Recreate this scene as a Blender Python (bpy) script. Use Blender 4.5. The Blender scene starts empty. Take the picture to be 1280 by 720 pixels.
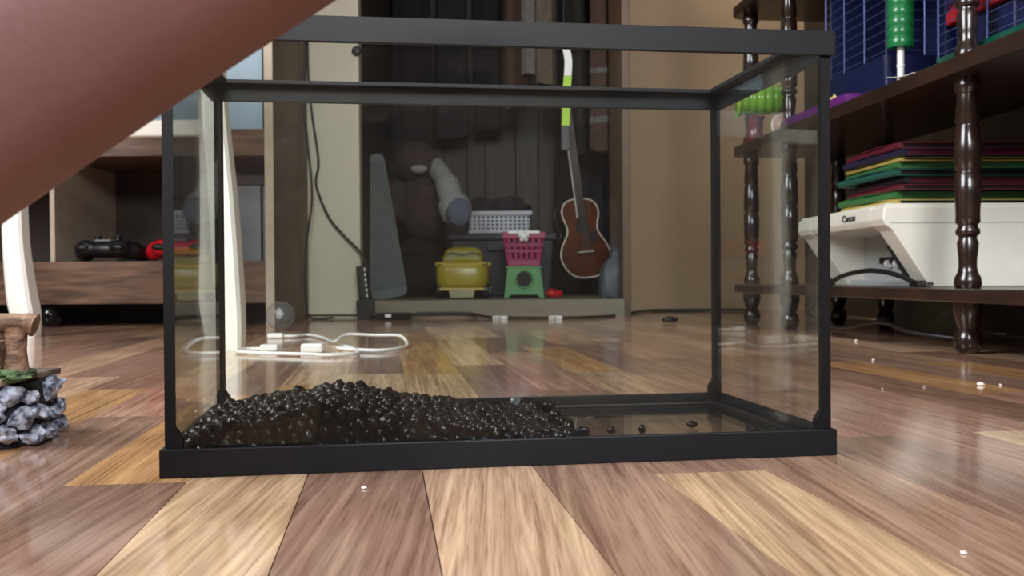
import bpy, bmesh, math, random
from mathutils import Vector, Matrix, Euler, noise

R = math.radians
scene = bpy.context.scene
COL = scene.collection

# ------------------------------------------------------------------ camera
cam_d = bpy.data.cameras.new('camera')
cam = bpy.data.objects.new('camera', cam_d)
COL.objects.link(cam)
cam.matrix_world = Matrix.Translation((0, 0, .1144)) @ Matrix.Rotation(R(90) - .01093, 4, 'X') @ Matrix.Rotation(-.00698, 4, 'Z')
cam_d.sensor_width = 36
cam_d.lens = 1233.5 * 36 / 1280
cam_d.clip_start = .01
cam_d.dof.use_dof = True
cam_d.dof.focus_distance = .66
cam_d.dof.aperture_fstop = 22
scene.camera = cam

# ------------------------------------------------------------------ world, lights, exposure
world = bpy.data.worlds.new('world')
scene.world = world
world.use_nodes = True
bg = world.node_tree.nodes['Background']
bg.inputs['Color'].default_value = (.72, .82, 1, 1)
bg.inputs['Strength'].default_value = 1.0


def area(name, loc, target, sx, sy, power, color):
    d = bpy.data.lights.new(name, 'AREA')
    d.shape = 'RECTANGLE'
    d.size, d.size_y, d.energy, d.color = sx, sy, power, color
    o = bpy.data.objects.new(name, d)
    COL.objects.link(o)
    o.location = loc
    o.rotation_euler = (Vector(target) - Vector(loc)).to_track_quat('-Z', 'Y').to_euler()
    return o


area('window_daylight', (-1.66, .45, 1.45), (-.1, 1.0, .2), 1.15, 1.1, 66, (.95, .97, 1))
area('rear_window_daylight', (.30, -1.52, 1.5), (.0, 1.5, .15), 1.1, .95, 72, (.98, .98, 1))
scene.view_settings.view_transform = 'Standard'
scene.view_settings.look = 'None'
scene.view_settings.gamma = 1
scene.view_settings.use_curve_mapping = False
scene.view_settings.exposure = 0
scene.cycles.transparent_max_bounces = 32
scene.cycles.max_bounces = 10


# ------------------------------------------------------------------ materials
def lin(c):
    return tuple(((v / 255) / 12.92 if v / 255 <= .04045 else ((v / 255 + .055) / 1.055) ** 2.4) for v in c)


MATS = {}


def mat(name, rgb, rough=.5, metal=0, var=.15, scale=30, bump=0, bscale=120, rgb2=None, stretch=(1, 1, 1), spec=.5, trans=0, alpha=1, coat=0):
    """procedural surface: base colour broken up by noise, optional fine relief"""
    m = bpy.data.materials.new(name)
    MATS[name] = m
    m.use_nodes = True
    nt = m.node_tree
    p = nt.nodes['Principled BSDF']
    c = lin(rgb)
    c2 = lin(rgb2) if rgb2 else tuple(v * (1 - var) for v in c)
    tc = nt.nodes.new('ShaderNodeTexCoord')
    mp = nt.nodes.new('ShaderNodeMapping')
    mp.inputs['Scale'].default_value = stretch
    nt.links.new(tc.outputs['Object'], mp.inputs['Vector'])
    n = nt.nodes.new('ShaderNodeTexNoise')
    n.inputs['Scale'].default_value = scale
    n.inputs['Detail'].default_value = 5
    nt.links.new(mp.outputs['Vector'], n.inputs['Vector'])
    r = nt.nodes.new('ShaderNodeValToRGB')
    r.color_ramp.elements[0].position = .36
    r.color_ramp.elements[1].position = .64
    r.color_ramp.elements[0].color = (*c2, 1)
    r.color_ramp.elements[1].color = (*c, 1)
    nt.links.new(n.outputs['Fac'], r.inputs['Fac'])
    nt.links.new(r.outputs['Color'], p.inputs['Base Color'])
    p.inputs['Roughness'].default_value = rough
    p.inputs['Metallic'].default_value = metal
    p.inputs['Specular IOR Level'].default_value = spec
    p.inputs['Transmission Weight'].default_value = trans
    p.inputs['Coat Weight'].default_value = coat
    if bump:
        n2 = nt.nodes.new('ShaderNodeTexNoise')
        n2.inputs['Scale'].default_value = bscale
        n2.inputs['Detail'].default_value = 6
        nt.links.new(mp.outputs['Vector'], n2.inputs['Vector'])
        b = nt.nodes.new('ShaderNodeBump')
        b.inputs['Strength'].default_value = bump
        b.inputs['Distance'].default_value = .004
        nt.links.new(n2.outputs['Fac'], b.inputs['Height'])
        nt.links.new(b.outputs['Normal'], p.inputs['Normal'])
    return m


def pane_mat(name, tint, haze=.0, boost=1.0):
    """clear sheet: see-through with a Fresnel mirror on each face (Schlick), no refraction"""
    m = bpy.data.materials.new(name)
    MATS[name] = m
    m.use_nodes = True
    nt = m.node_tree
    for nd in list(nt.nodes):
        if nd.type != 'OUTPUT_MATERIAL':
            nt.nodes.remove(nd)
    out = [nd for nd in nt.nodes if nd.type == 'OUTPUT_MATERIAL'][0]
    geo = nt.nodes.new('ShaderNodeNewGeometry')
    dot = nt.nodes.new('ShaderNodeVectorMath')
    dot.operation = 'DOT_PRODUCT'
    nt.links.new(geo.outputs['Normal'], dot.inputs[0])
    nt.links.new(geo.outputs['Incoming'], dot.inputs[1])

    def mth(op, a, b=None):
        n = nt.nodes.new('ShaderNodeMath')
        n.operation = op
        for i, v in enumerate((a, b)):
            if v is None:
                continue
            if isinstance(v, (int, float)):
                n.inputs[i].default_value = v
            else:
                nt.links.new(v, n.inputs[i])
        return n.outputs[0]
    a = mth('ABSOLUTE', dot.outputs['Value'])
    f = mth('POWER', mth('SUBTRACT', 1, a), 5)
    f = mth('MULTIPLY', mth('ADD', mth('MULTIPLY', f, .965), .022), boost)
    tr = nt.nodes.new('ShaderNodeBsdfTransparent')
    tr.inputs['Color'].default_value = (*tint, 1)
    gl = nt.nodes.new('ShaderNodeBsdfGlossy')
    gl.inputs['Roughness'].default_value = .0
    mx = nt.nodes.new('ShaderNodeMixShader')
    nt.links.new(f, mx.inputs['Fac'])
    nt.links.new(tr.outputs[0], mx.inputs[1])
    nt.links.new(gl.outputs[0], mx.inputs[2])
    last = mx
    if haze:
        df = nt.nodes.new('ShaderNodeBsdfDiffuse')
        df.inputs['Color'].default_value = (.75, .78, .8, 1)
        m2 = nt.nodes.new('ShaderNodeMixShader')
        m2.inputs['Fac'].default_value = haze
        nt.links.new(mx.outputs[0], m2.inputs[1])
        nt.links.new(df.outputs[0], m2.inputs[2])
        last = m2
    nt.links.new(last.outputs[0], out.inputs['Surface'])
    return m


def wood_floor_mat(name, attr):
    m = bpy.data.materials.new(name)
    MATS[name] = m
    m.use_nodes = True
    nt = m.node_tree
    N, L = nt.nodes.new, nt.links.new
    p = nt.nodes['Principled BSDF']
    tc = N('ShaderNodeTexCoord')
    mp = N('ShaderNodeMapping')
    if attr:
        at = N('ShaderNodeAttribute')
        at.attribute_name = 'tone'
        tone = at.outputs['Color']
        L(tc.outputs['Object'], mp.inputs['Vector'])
        mp.inputs['Rotation'].default_value = (0, 0, R(-7.3))
        mp.inputs['Scale'].default_value = (15, 2.2, 15)
        vec = mp.outputs['Vector']
    else:
        oi = N('ShaderNodeObjectInfo')
        tone = oi.outputs['Color']
        mul = N('ShaderNodeMath')
        mul.operation = 'MULTIPLY'
        mul.inputs[1].default_value = 57
        L(oi.outputs['Random'], mul.inputs[0])
        cx = N('ShaderNodeCombineXYZ')
        for i in range(3):
            L(mul.outputs[0], cx.inputs[i])
        L(tc.outputs['Object'], mp.inputs['Vector'])
        L(cx.outputs[0], mp.inputs['Location'])
        vec = mp.outputs['Vector']
    # broad figure, long streaks, fine pores
    wv = N('ShaderNodeTexNoise')
    wv.inputs['Scale'].default_value = 1.6
    wv.inputs['Detail'].default_value = 3
    wv.inputs['Distortion'].default_value = 1.2
    L(vec, wv.inputs['Vector'])
    s1 = N('ShaderNodeMapping')
    s1.inputs['Scale'].default_value = (7, 1.1, 1)
    L(vec, s1.inputs['Vector'])
    n1 = N('ShaderNodeTexNoise')
    n1.inputs['Scale'].default_value = 1.5
    n1.inputs['Detail'].default_value = 7
    n1.inputs['Roughness'].default_value = .65
    n1.inputs['Distortion'].default_value = .9
    L(s1.outputs[0], n1.inputs['Vector'])
    s2 = N('ShaderNodeMapping')
    s2.inputs['Scale'].default_value = (45, 9, 1)
    L(vec, s2.inputs['Vector'])
    n2 = N('ShaderNodeTexNoise')
    n2.inputs['Scale'].default_value = 1.0
    n2.inputs['Detail'].default_value = 3
    L(s2.outputs[0], n2.inputs['Vector'])

    def ramp(src, a, b, ca, cb):
        r = N('ShaderNodeValToRGB')
        r.color_ramp.elements[0].position = a
        r.color_ramp.elements[1].position = b
        r.color_ramp.elements[0].color = (*ca, 1)
        r.color_ramp.elements[1].color = (*cb, 1)
        L(src, r.inputs['Fac'])
        return r.outputs['Color']

    def mult(a, b):
        x = N('ShaderNodeMix')
        x.data_type = 'RGBA'
        x.blend_type = 'MULTIPLY'
        x.inputs['Factor'].default_value = 1
        L(a, x.inputs[6])
        L(b, x.inputs[7])
        return x.outputs[2]
    c = mult(tone, ramp(wv.outputs['Fac'], .3, .7, (.74, .71, .70), (1.08, 1.07, 1.06)))
    c = mult(c, ramp(n1.outputs['Fac'], .35, .62, (.56, .48, .45), (1.08, 1.07, 1.05)))
    c = mult(c, ramp(n2.outputs['Fac'], .33, .5, (.76, .71, .69), (1.03, 1.03, 1.02)))
    L(c, p.inputs['Base Color'])
    p.inputs['Roughness'].default_value = .11
    p.inputs['Specular IOR Level'].default_value = .5
    b = N('ShaderNodeBump')
    b.inputs['Strength'].default_value = .03
    b.inputs['Distance'].default_value = .002
    L(n1.outputs['Fac'], b.inputs['Height'])
    L(b.outputs['Normal'], p.inputs['Normal'])
    return m


wood_floor_mat('laminate', False)
wood_floor_mat('laminate_field', True)
mat('joint', (96, 72, 56), .8)
pane_mat('glass', (.955, .972, .962), haze=.002, boost=1.0)
pane_mat('clear_plastic', (.86, .87, .88), haze=.10)
mat('silicone', (8, 8, 11), .5, spec=.3)
mat('rim', (10, 13, 20), .5, var=.1, spec=.35)
mat('pebble', (15, 14, 19), .15, var=.5, scale=200, bump=.1, bscale=500, spec=.28)
mat('pebble_core', (12, 11, 13), .6)
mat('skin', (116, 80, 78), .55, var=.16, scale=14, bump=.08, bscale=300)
mat('sleeve', (58, 62, 78), .9, bump=.3, bscale=600)
mat('white_paint', (246, 245, 236), .38, var=.06, scale=12)
mat('cabinet_wood', (120, 90, 70), .45, rgb2=(74, 52, 38), scale=5, stretch=(1.5, 8, 14), bump=.1, bscale=40)
mat('cabinet_edge', (196, 180, 160), .5, var=.12)
mat('cabinet_dark', (70, 58, 50), .6, var=.25, scale=6)
mat('blue_panel', (150, 172, 188), .4, var=.1, scale=5)
mat('gap', (22, 22, 26), .7)
mat('black_gloss', (14, 14, 16), .12)
mat('black_plastic', (16, 17, 20), .42, var=.1)
mat('red_plastic', (196, 18, 34), .38, var=.1)
mat('grey_plastic', (128, 132, 138), .5)
mat('cream_door', (222, 216, 194), .5, var=.10, scale=3, bump=.05, bscale=60)
mat('tan_wall', (186, 156, 120), .6, var=.09, scale=2.5, bump=.08, bscale=90)
mat('tan_trim', (104, 80, 58), .5, var=.15)
mat('room_wall', (138, 118, 96), .75, var=.05, scale=3)
mat('ceiling_white', (196, 190, 178), .85, var=.04)
mat('dark_panelling', (46, 32, 27), .5, rgb2=(32, 22, 18), scale=4, stretch=(6, 6, 1))
mat('closet_wood', (62, 56, 53), .6, rgb2=(46, 41, 38), scale=6, stretch=(8, 8, 1))
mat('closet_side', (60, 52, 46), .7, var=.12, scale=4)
mat('sill', (132, 122, 106), .5, var=.12, scale=7, stretch=(1, 8, 8))
mat('spindle_wood', (44, 28, 23), .22, rgb2=(28, 17, 14), scale=20, stretch=(4, 4, 1), coat=.4)
mat('shelf_wood', (54, 35, 28), .32, rgb2=(38, 24, 19), scale=6, stretch=(10, 1.5, 4), coat=.15)
mat('printer_white', (226, 224, 212), .4, var=.04)
mat('printer_grey', (168, 172, 172), .45, var=.06)
mat('ink', (56, 58, 62), .6)
mat('steel', (190, 192, 196), .25, metal=1, var=.05)
mat('white_plastic', (236, 236, 234), .35, var=.04)
mat('basket_grey', (178, 180, 192), .5, var=.05)
mat('yellow_plastic', (160, 146, 44), .3, var=.08, scale=6)
mat('pale_yellow', (150, 148, 108), .35, var=.05)
mat('pink_plastic', (150, 22, 84), .35, var=.1)
mat('green_plastic', (84, 144, 88), .35, var=.08)
mat('lime', (176, 222, 60), .5, var=.08)
mat('bag_grey', (84, 94, 104), .5, var=.2, scale=14)
mat('navy', (28, 30, 46), .55, var=.2)
mat('dark_cloth', (36, 35, 42), .95, var=.35, scale=25, bump=.4, bscale=150)
mat('black_cloth', (26, 25, 32), .95, var=.35, scale=25, bump=.4, bscale=150)
mat('olive_cloth', (46, 44, 38), .95, var=.3, scale=25, bump=.4, bscale=200)
mat('grey_cloth', (100, 96, 94), .95, var=.25, scale=40, bump=.4, bscale=200)
mat('beige_cloth', (86, 78, 66), .95, var=.25, scale=30, bump=.4, bscale=200)
mat('brown_cloth', (74, 54, 46), .95, var=.25, scale=30, bump=.4, bscale=200)
mat('plush_brown', (72, 60, 60), 1, var=.35, scale=60, bump=.8, bscale=300)
mat('plush_white', (150, 150, 152), 1, var=.12, scale=60, bump=.6, bscale=300)
mat('plush_grey', (92, 98, 116), 1, var=.15, scale=60, bump=.4, bscale=300)
mat('ribbed_grey', (104, 112, 112), .7, var=.15, scale=14)
mat('guitar_top', (112, 54, 22), .25, rgb2=(52, 22, 12), scale=3.2, coat=.6)
mat('guitar_dark', (60, 32, 22), .35, rgb2=(36, 18, 14), scale=8)
mat('ivory', (224, 218, 200), .4, var=.05)
mat('orn_stone', (206, 214, 232), .8, rgb2=(36, 42, 66), scale=110, bump=.9, bscale=160)  # dark blue shading and white highlights are mixed into the stone colour
mat('orn_core', (24, 26, 38), .9, var=.4, scale=60, bump=.6, bscale=150)
mat('orn_wood', (150, 118, 94), .6, rgb2=(84, 60, 46), scale=40, stretch=(1, 3, 3), bump=.5, bscale=90)
mat('orn_slab', (156, 140, 122), .7, rgb2=(90, 78, 68), scale=40, bump=.4, bscale=90)
mat('moss', (92, 116, 74), .95, rgb2=(44, 58, 38), scale=90, bump=1, bscale=200)
mat('cage_blue', (20, 28, 70), .4, var=.1)
mat('cage_wire', (84, 98, 150), .35, metal=.4, var=.05)
mat('cage_green', (14, 88, 70), .3, var=.1)
mat('tube_green', (34, 130, 74), .22, var=.1, trans=.25)
mat('tube_lime', (140, 200, 70), .2, var=.1, trans=.3)
mat('tube_red', (120, 24, 40), .2, var=.1, trans=.3)
mat('pink_ball', (206, 158, 150), .3, var=.08, trans=.2)
mat('cage_red', (170, 24, 40), .35, var=.1)
mat('purple', (106, 40, 122), .4, var=.1)
mat('paper', (220, 216, 212), .8, var=.05)
mat('folder_red', (96, 20, 40), .5, var=.12)
mat('folder_green', (56, 112, 58), .5, var=.12)
mat('folder_teal', (28, 86, 74), .5, var=.12)
mat('folder_yellow', (196, 176, 96), .5, var=.12)
mat('folder_navy', (30, 28, 58), .5, var=.12)
mat('folder_black', (24, 22, 24), .5, var=.12)


# ------------------------------------------------------------------ mesh builder
class MB:
    def __init__(self):
        self.v, self.f, self.M = [], [], Matrix.Identity(4)

    def add(self, vs, fs):
        o = len(self.v)
        self.v += [tuple(self.M @ Vector(q)) for q in vs]
        self.f += [tuple(i + o for i in q) for q in fs]
        return self

    def box(self, a, b):
        x0, y0, z0 = a
        x1, y1, z1 = b
        return self.add([(x0, y0, z0), (x1, y0, z0), (x1, y1, z0), (x0, y1, z0), (x0, y0, z1), (x1, y0, z1), (x1, y1, z1), (x0, y1, z1)],
                        [(3, 2, 1, 0), (4, 5, 6, 7), (0, 1, 5, 4), (1, 2, 6, 5), (2, 3, 7, 6), (3, 0, 4, 7)])

    def loft(self, rings, closed=True, caps=True):
        n = len(rings[0])
        vs = [q for r in rings for q in r]
        fs = []
        for i in range(len(rings) - 1):
            for j in range(n if closed else n - 1):
                k = (j + 1) % n
                fs.append((i * n + j, i * n + k, (i + 1) * n + k, (i + 1) * n + j))
        if caps:
            fs.append(tuple(reversed(range(n))))
            fs.append(tuple((len(rings) - 1) * n + j for j in range(n)))
        return self.add(vs, fs)

    def lathe(self, prof, n=20, c=(0, 0, 0)):
        return self.loft([[(c[0] + r * math.cos(2 * math.pi * j / n), c[1] + r * math.sin(2 * math.pi * j / n), c[2] + z) for j in range(n)] for r, z in prof])

    def tube(self, pts, r, n=8, flat=1.0):
        P = [Vector(q) for q in pts]
        rs = r if isinstance(r, (list, tuple)) else [r] * len(P)
        t = [(P[min(i + 1, len(P) - 1)] - P[max(i - 1, 0)]).normalized() for i in range(len(P))]
        up = Vector((0, 0, 1)) if abs(t[0].z) < .9 else Vector((0, 1, 0))
        u = t[0].cross(up).normalized()
        rings = []
        for i in range(len(P)):
            u = (u - t[i] * u.dot(t[i])).normalized()
            w = t[i].cross(u)
            rings.append([tuple(P[i] + u * (rs[i] * math.cos(2 * math.pi * j / n)) + w * (rs[i] * flat * math.sin(2 * math.pi * j / n))) for j in range(n)])
        return self.loft(rings)

    def prism(self, outline, axis, a, b):
        """outline of 2D points swept along an axis from a to b"""
        def p3(q, t):
            return {'x': (t, q[0], q[1]), 'y': (q[0], t, q[1]), 'z': (q[0], q[1], t)}[axis]
        return self.loft([[p3(q, a) for q in outline], [p3(q, b) for q in outline]])

    def ball(self, c, r, sub=2, jit=0, seed=0):
        bm = bmesh.new()
        bmesh.ops.create_icosphere(bm, subdivisions=sub, radius=1)
        rr = r if isinstance(r, (tuple, list)) else (r, r, r)
        vs = []
        for q in bm.verts:
            k = 1 + jit * noise.noise(Vector(q.co) * 1.7 + Vector((seed * 7.3, seed * 3.1, seed)))
            vs.append((c[0] + q.co.x * rr[0] * k, c[1] + q.co.y * rr[1] * k, c[2] + q.co.z * rr[2] * k))
        fs = [tuple(x.index for x in q.verts) for q in bm.faces]
        bm.free()
        return self.add(vs, fs)

    def mesh(self, name, m, bevel=0, smooth=40, seg=2):
        me = bpy.data.meshes.new(name)
        me.from_pydata(self.v, [], self.f)
        bm = bmesh.new()
        bm.from_mesh(me)
        bmesh.ops.recalc_face_normals(bm, faces=bm.faces)
        if bevel:
            ed = [e for e in bm.edges if len(e.link_faces) == 2 and e.calc_face_angle(0) > R(35)]
            bmesh.ops.bevel(bm, geom=ed, offset=bevel, segments=seg, profile=.6, affect='EDGES', clamp_overlap=True)
        bm.to_mesh(me)
        bm.free()
        me.materials.append(MATS[m])
        if smooth and not bevel:
            me.shade_smooth()
            me.set_sharp_from_angle(angle=R(smooth))
        return me

    def build(self, name, m, parent=None, bevel=0, smooth=40, loc=None, rot=None, seg=2):
        return link(name, self.mesh(name, m, bevel, smooth, seg), parent, loc, rot)


def link(name, me, parent=None, loc=None, rot=None):
    o = bpy.data.objects.new(name, me)
    COL.objects.link(o)
    if parent:
        o.parent = parent
    if loc:
        o.location = loc
    if rot:
        o.rotation_euler = rot
    return o


def tag(o, label, cat, group=None):
    o['label'], o['category'] = label, cat
    if group:
        o['group'] = group
    return o


def thing(name, label, cat, loc=(0, 0, 0), rotz=0, group=None, rot=None):
    o = bpy.data.objects.new(name, None)
    COL.objects.link(o)
    o.empty_display_size = .02
    o.location = loc
    o.rotation_euler = rot if rot else (0, 0, rotz)
    return tag(o, label, cat, group)


def struct(o):
    o['kind'] = 'structure'
    return o


def at0(mb, loc):
    """vertices given in world coordinates become local to loc"""
    l = Vector(loc)
    mb.v = [tuple(Vector(q) - l) for q in mb.v]
    return mb


def spline(pts, n=8):
    P = [Vector(q) for q in pts]
    out = []
    for i in range(len(P) - 1):
        a, b, c, d = P[max(i - 1, 0)], P[i], P[i + 1], P[min(i + 2, len(P) - 1)]
        for k in range(n):
            t = k / n
            out.append(.5 * ((2 * b) + (c - a) * t + (2 * a - 5 * b + 4 * c - d) * t * t + (3 * b - a - 3 * c + d) * t ** 3))
    out.append(P[-1])
    return [tuple(q) for q in out]


def fuse(mb, name, m, voxel, parent=None, smooth_it=4, loc=None):
    """join overlapping solids into one continuous skin"""
    me = mb.mesh(name + '_raw', m, smooth=0)
    o = bpy.data.objects.new(name, me)
    COL.objects.link(o)
    r = o.modifiers.new('r', 'REMESH')
    r.mode, r.voxel_size = 'VOXEL', voxel
    s = o.modifiers.new('s', 'SMOOTH')
    s.factor, s.iterations = .5, smooth_it
    dg = bpy.context.evaluated_depsgraph_get()
    new = bpy.data.meshes.new_from_object(o.evaluated_get(dg))
    bpy.data.objects.remove(o)
    bpy.data.meshes.remove(me)
    new.name = name
    new.materials.clear()
    new.materials.append(MATS[m])
    new.shade_smooth()
    return link(name, new, parent, loc)


# ================================================================== SETTING
# floor: three-strip laminate, every strip piece its own plank
floor = MB().box((-1.75, -1.6, -.03), (.95, 3.30, -.006)).build('floor', 'joint', smooth=0)
struct(floor)
ANG = R(7.3)
ed, dd = Vector((math.cos(ANG), math.sin(ANG), 0)), Vector((-math.sin(ANG), math.cos(ANG), 0))
SW, S0 = .0665, .0207
unit_plank = MB().box((-.5, -.5, -.006), (.5, .5, 0)).mesh('plank', 'laminate', bevel=0, smooth=0)
tones = [(224, 192, 162), (210, 176, 148), (168, 138, 121), (158, 128, 112), (188, 156, 134), (224, 194, 158), (178, 147, 128), (192, 158, 130), (158, 126, 108), (206, 164, 116), (196, 156, 136), (184, 146, 128)]
random.seed(11)
FORCE = {-2: [(-1, .575, 3), (.575, 1.0, 9)], -1: [(-1, .72, 5)], 0: [(-1, .70, 2)], 1: [(-1, .69, 0)], 2: [(-1, .80, 6)],
         -1.5: [], 3: [(-1, .555, 5), (.555, .98, 2)], 4: [(-1, .80, 4)], 5: [(-1, .66, 3)], -3: [(-1, .40, 9), (.40, .86, 6)], -4: [(-1, .62, 4)]}
planks = []
for k in range(-30, 22):
    a = S0 + (k - 1) * SW
    t = -1.9 + random.random() * .4
    segs = []
    if k in FORCE:
        for (t0, t1, tone) in FORCE[k]:
            segs.append((max(t0, -1.7), t1, tone))
        t = FORCE[k][-1][1]
    while t < 3.4:
        ln = random.uniform(.34, .56)
        segs.append((t, t + ln, random.randrange(len(tones))))
        t += ln
    for (t0, t1, tone) in segs:
        c = ed * (a + SW / 2) + dd * ((t0 + t1) / 2)
        if not (-1.72 < c.x < .93 and -1.58 < c.y < 3.24):
            continue
        planks.append((c, t1 - t0, tone))


def importance(pl):
    c = pl[0]
    if c.y < .22:
        return 0
    if abs(c.x) > c.y * .60 + .1:
        return 0
    return pl[1] * SW * .1144 / c.y ** 3


planks.sort(key=importance, reverse=True)
field = MB()
ftone = []
for i, (c, ln, tone) in enumerate(planks):
    kk = random.uniform(.90, 1.08)
    col = [min(1, v * kk) for v in lin(tones[tone])]
    if i < 298 and importance((c, ln, tone)) > 0:
        o = link('plank', unit_plank, floor, (c.x, c.y, 0), (0, 0, ANG))
        o.scale = (SW - .00012, ln - .0002, 1)
        o.color = (*col, 1)
    else:
        field.M = Matrix.Translation(c) @ Matrix.Rotation(ANG, 4, 'Z')
        field.box((-SW / 2 + .0003, -ln / 2 + .0003, -.006), (SW / 2 - .0003, ln / 2 - .0003, 0))
        ftone += [(*col, 1)] * 6
me = bpy.data.meshes.new('plank_field')
me.from_pydata(field.v, [], field.f)
ca = me.color_attributes.new('tone', 'FLOAT_COLOR', 'CORNER')
for pi, pg in enumerate(me.polygons):
    for li in pg.loop_indices:
        ca.data[li].color = ftone[pi]
me.materials.append(MATS['laminate_field'])
pf = link('plank_field', me, floor)
pf['kind'] = 'stuff'

struct(MB().box((-1.80, -1.65, 2.4), (1.00, 3.9, 2.45)).build('ceiling', 'ceiling_white', smooth=0))
# left wall and the wall behind the camera, each with a window opening
wl = MB()
wl.box((-1.80, -1.6, -.03), (-1.75, -.2, 2.4)).box((-1.80, 1.1, -.03), (-1.75, 3.3, 2.4)).box((-1.80, -.2, -.03), (-1.75, 1.1, .85)).box((-1.80, -.2, 2.05), (-1.75, 1.1, 2.4))
struct(wl.build('wall_left', 'room_wall', smooth=0))
wf = MB()
wf.box((-1.75, -1.65, -.03), (-.30, -1.6, 2.4)).box((.90, -1.65, -.03), (.95, -1.6, 2.4)).box((-.30, -1.65, -.03), (.90, -1.6, .95)).box((-.30, -1.65, 2.0), (.90, -1.6, 2.4))
struct(wf.build('wall_front', 'room_wall', smooth=0))
for nm, (a, b, fixed) in {'window_1': ((-.2, .85), (1.1, 2.05), 'x'), 'window_2': ((-.30, .95), (.90, 2.0), 'y')}.items():
    fr = MB()
    w = .04

    def wb(p0, p1):
        if fixed == 'x':
            fr.box((-1.80, p0[0], p0[1]), (-1.75, p1[0], p1[1]))
        else:
            fr.box((p0[0], -1.65, p0[1]), (p1[0], -1.60, p1[1]))
    wb(a, (b[0], a[1] + w)); wb((a[0], b[1] - w), b); wb(a, (a[0] + w, b[1])); wb((b[0] - w, a[1]), b)
    wb((a[0], (a[1] + b[1]) / 2 - .02), (b[0], (a[1] + b[1]) / 2 + .02))
    struct(fr.build(nm, 'white_paint', smooth=0))
struct(MB().box((.95, -1.65, -.03), (1.00, 3.30, 2.4)).build('wall_right', 'dark_panelling', smooth=0))
# rear wall: cream closet door on the left, tan boarding on the right
struct(MB().box((-1.75, 2.84, -.03), (-.434, 2.88, 2.4)).build('wall_rear', 'cream_door', bevel=.002))
d1 = struct(MB().box((-.700, 2.815, .012), (-.432, 2.838, 2.05)).build('door_1', 'cream_door', bevel=.002))
MB().lathe([(.001, 0), (.012, 0), (.014, .006), (.010, .012), (.001, .013)], 14).build('latch', 'black_plastic', d1, loc=(-.437, 2.814, .760), rot=(R(90), 0, 0))
struct(MB().box((.345, 3.20, -.03), (.95, 3.24, 2.4)).build('wall_rear_right', 'tan_wall', smooth=0))
tr = MB().box((.322, 2.86, -.03), (.345, 3.24, 2.4))
struct(tr.build('trim_1', 'tan_trim', bevel=.002))
struct(MB().box((-.434, 2.86, 2.02), (.33, 2.9, 2.4)).build('wall_header', 'cream_door', smooth=0))
# closet interior
struct(MB().box((-.475, 2.88, -.03), (-.435, 3.75, 2.4)).build('wall_closet_left', 'closet_side', smooth=0))
struct(MB().box((.345, 3.24, -.03), (.385, 3.75, 2.4)).build('wall_closet_right', 'closet_side', smooth=0))
wb_ = struct(MB().box((-.475, 3.72, -.03), (.385, 3.76, 2.4)).build('wall_closet_back', 'gap', smooth=0))
x = -.434
i = 0
while x < .34:
    w = min((.068, .115, .085)[i % 3], .345 - x)
    MB().box((x + .002, 3.708, .055), (x + w - .002, 3.72, 2.4)).build('plank', 'closet_wood', wb_, bevel=.0015)
    x += w
    i += 1
struct(MB().box((-.434, 2.80, -.03), (.320, 3.72, .05)).build('floor_closet', 'sill', bevel=.002))

# ================================================================== AQUARIUM
W, D, H = .413, .2084, .2684
TANK = (-.2032, .5649, 0)
tank = thing('glass_aquarium', 'rectangular glass aquarium with black plastic rims standing on the wood floor', 'aquarium', TANK, .14494)


def ring(mb, a, b, z0, z1, t):
    """four mitred bars around a rectangle"""
    (x0, y0), (x1, y1) = a, b
    o = [(x0, y0), (x1, y0), (x1, y1), (x0, y1)]
    n = [(x0 + t, y0 + t), (x1 - t, y0 + t), (x1 - t, y1 - t), (x0 + t, y1 - t)]
    for i in range(4):
        j = (i + 1) % 4
        mb.add([(*o[i], z0), (*o[j], z0), (*n[j], z0), (*n[i], z0), (*o[i], z1), (*o[j], z1), (*n[j], z1), (*n[i], z1)],
               [(3, 2, 1, 0), (4, 5, 6, 7), (0, 1, 5, 4), (1, 2, 6, 5), (2, 3, 7, 6), (3, 0, 4, 7)])


m = MB()
ring(m, (0, 0), (W, D), 0, .0166, .0035)
m.build('bottom_rim', 'rim', tank, bevel=.0006)
m = MB()
ring(m, (.0035, .0035), (W - .0035, D - .0035), 0, .0035, .012)
m.build('bottom_ledge', 'rim', tank)
m = MB()
ring(m, (0, 0), (W, D), H - .0155, H, .0035)
m.build('top_rim', 'rim', tank, bevel=.0006)
m = MB()
ring(m, (.0035, .0035), (W - .0035, D - .0035), H - .0032, H, .0095)
m.build('top_lip', 'rim', tank, bevel=.0005)
g = .0036
t = .0032
z0, z1 = .0036, H - .0034
for a, b in (((g, g, z0), (W - g, g + t, z1)), ((g, D - g - t, z0), (W - g, D - g, z1)),
             ((g, g + t, z0), (g + t, D - g - t, z1)), ((W - g - t, g + t, z0), (W - g, D - g - t, z1))):
    MB().box(a, b).build('glass_pane', 'glass', tank, smooth=0)
MB().box((g + t, g + t, .0046), (W - g - t, D - g - t, .0080)).build('base_pane', 'glass', tank, smooth=0)
# dark corner seals that read as posts, with the small clip at the foot of each
for cx, sx in ((.0028, 1), (W - .0028, -1)):
    for cy, sy in ((.0028, 1), (D - .0028, -1)):
        s = MB().prism([(cx, cy), (cx + sx * .0062, cy), (cx + sx * .0062, cy + sy * .0009), (cx + sx * .0052, cy + sy * .0062), (cx, cy + sy * .0062)], 'z', .0160, H - .0150)
        p = s.build('corner_post', 'silicone', tank, smooth=0)
        q = MB().prism([(cx, .0160), (cx + sx * .0100, .0160), (cx + sx * .0100, .0225), (cx + sx * .0062, .0285), (cx, .0285)], 'y', cy - sy * .0001, cy + sy * .0050)
        q.build('post_foot', 'silicone', p, smooth=0)
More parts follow.
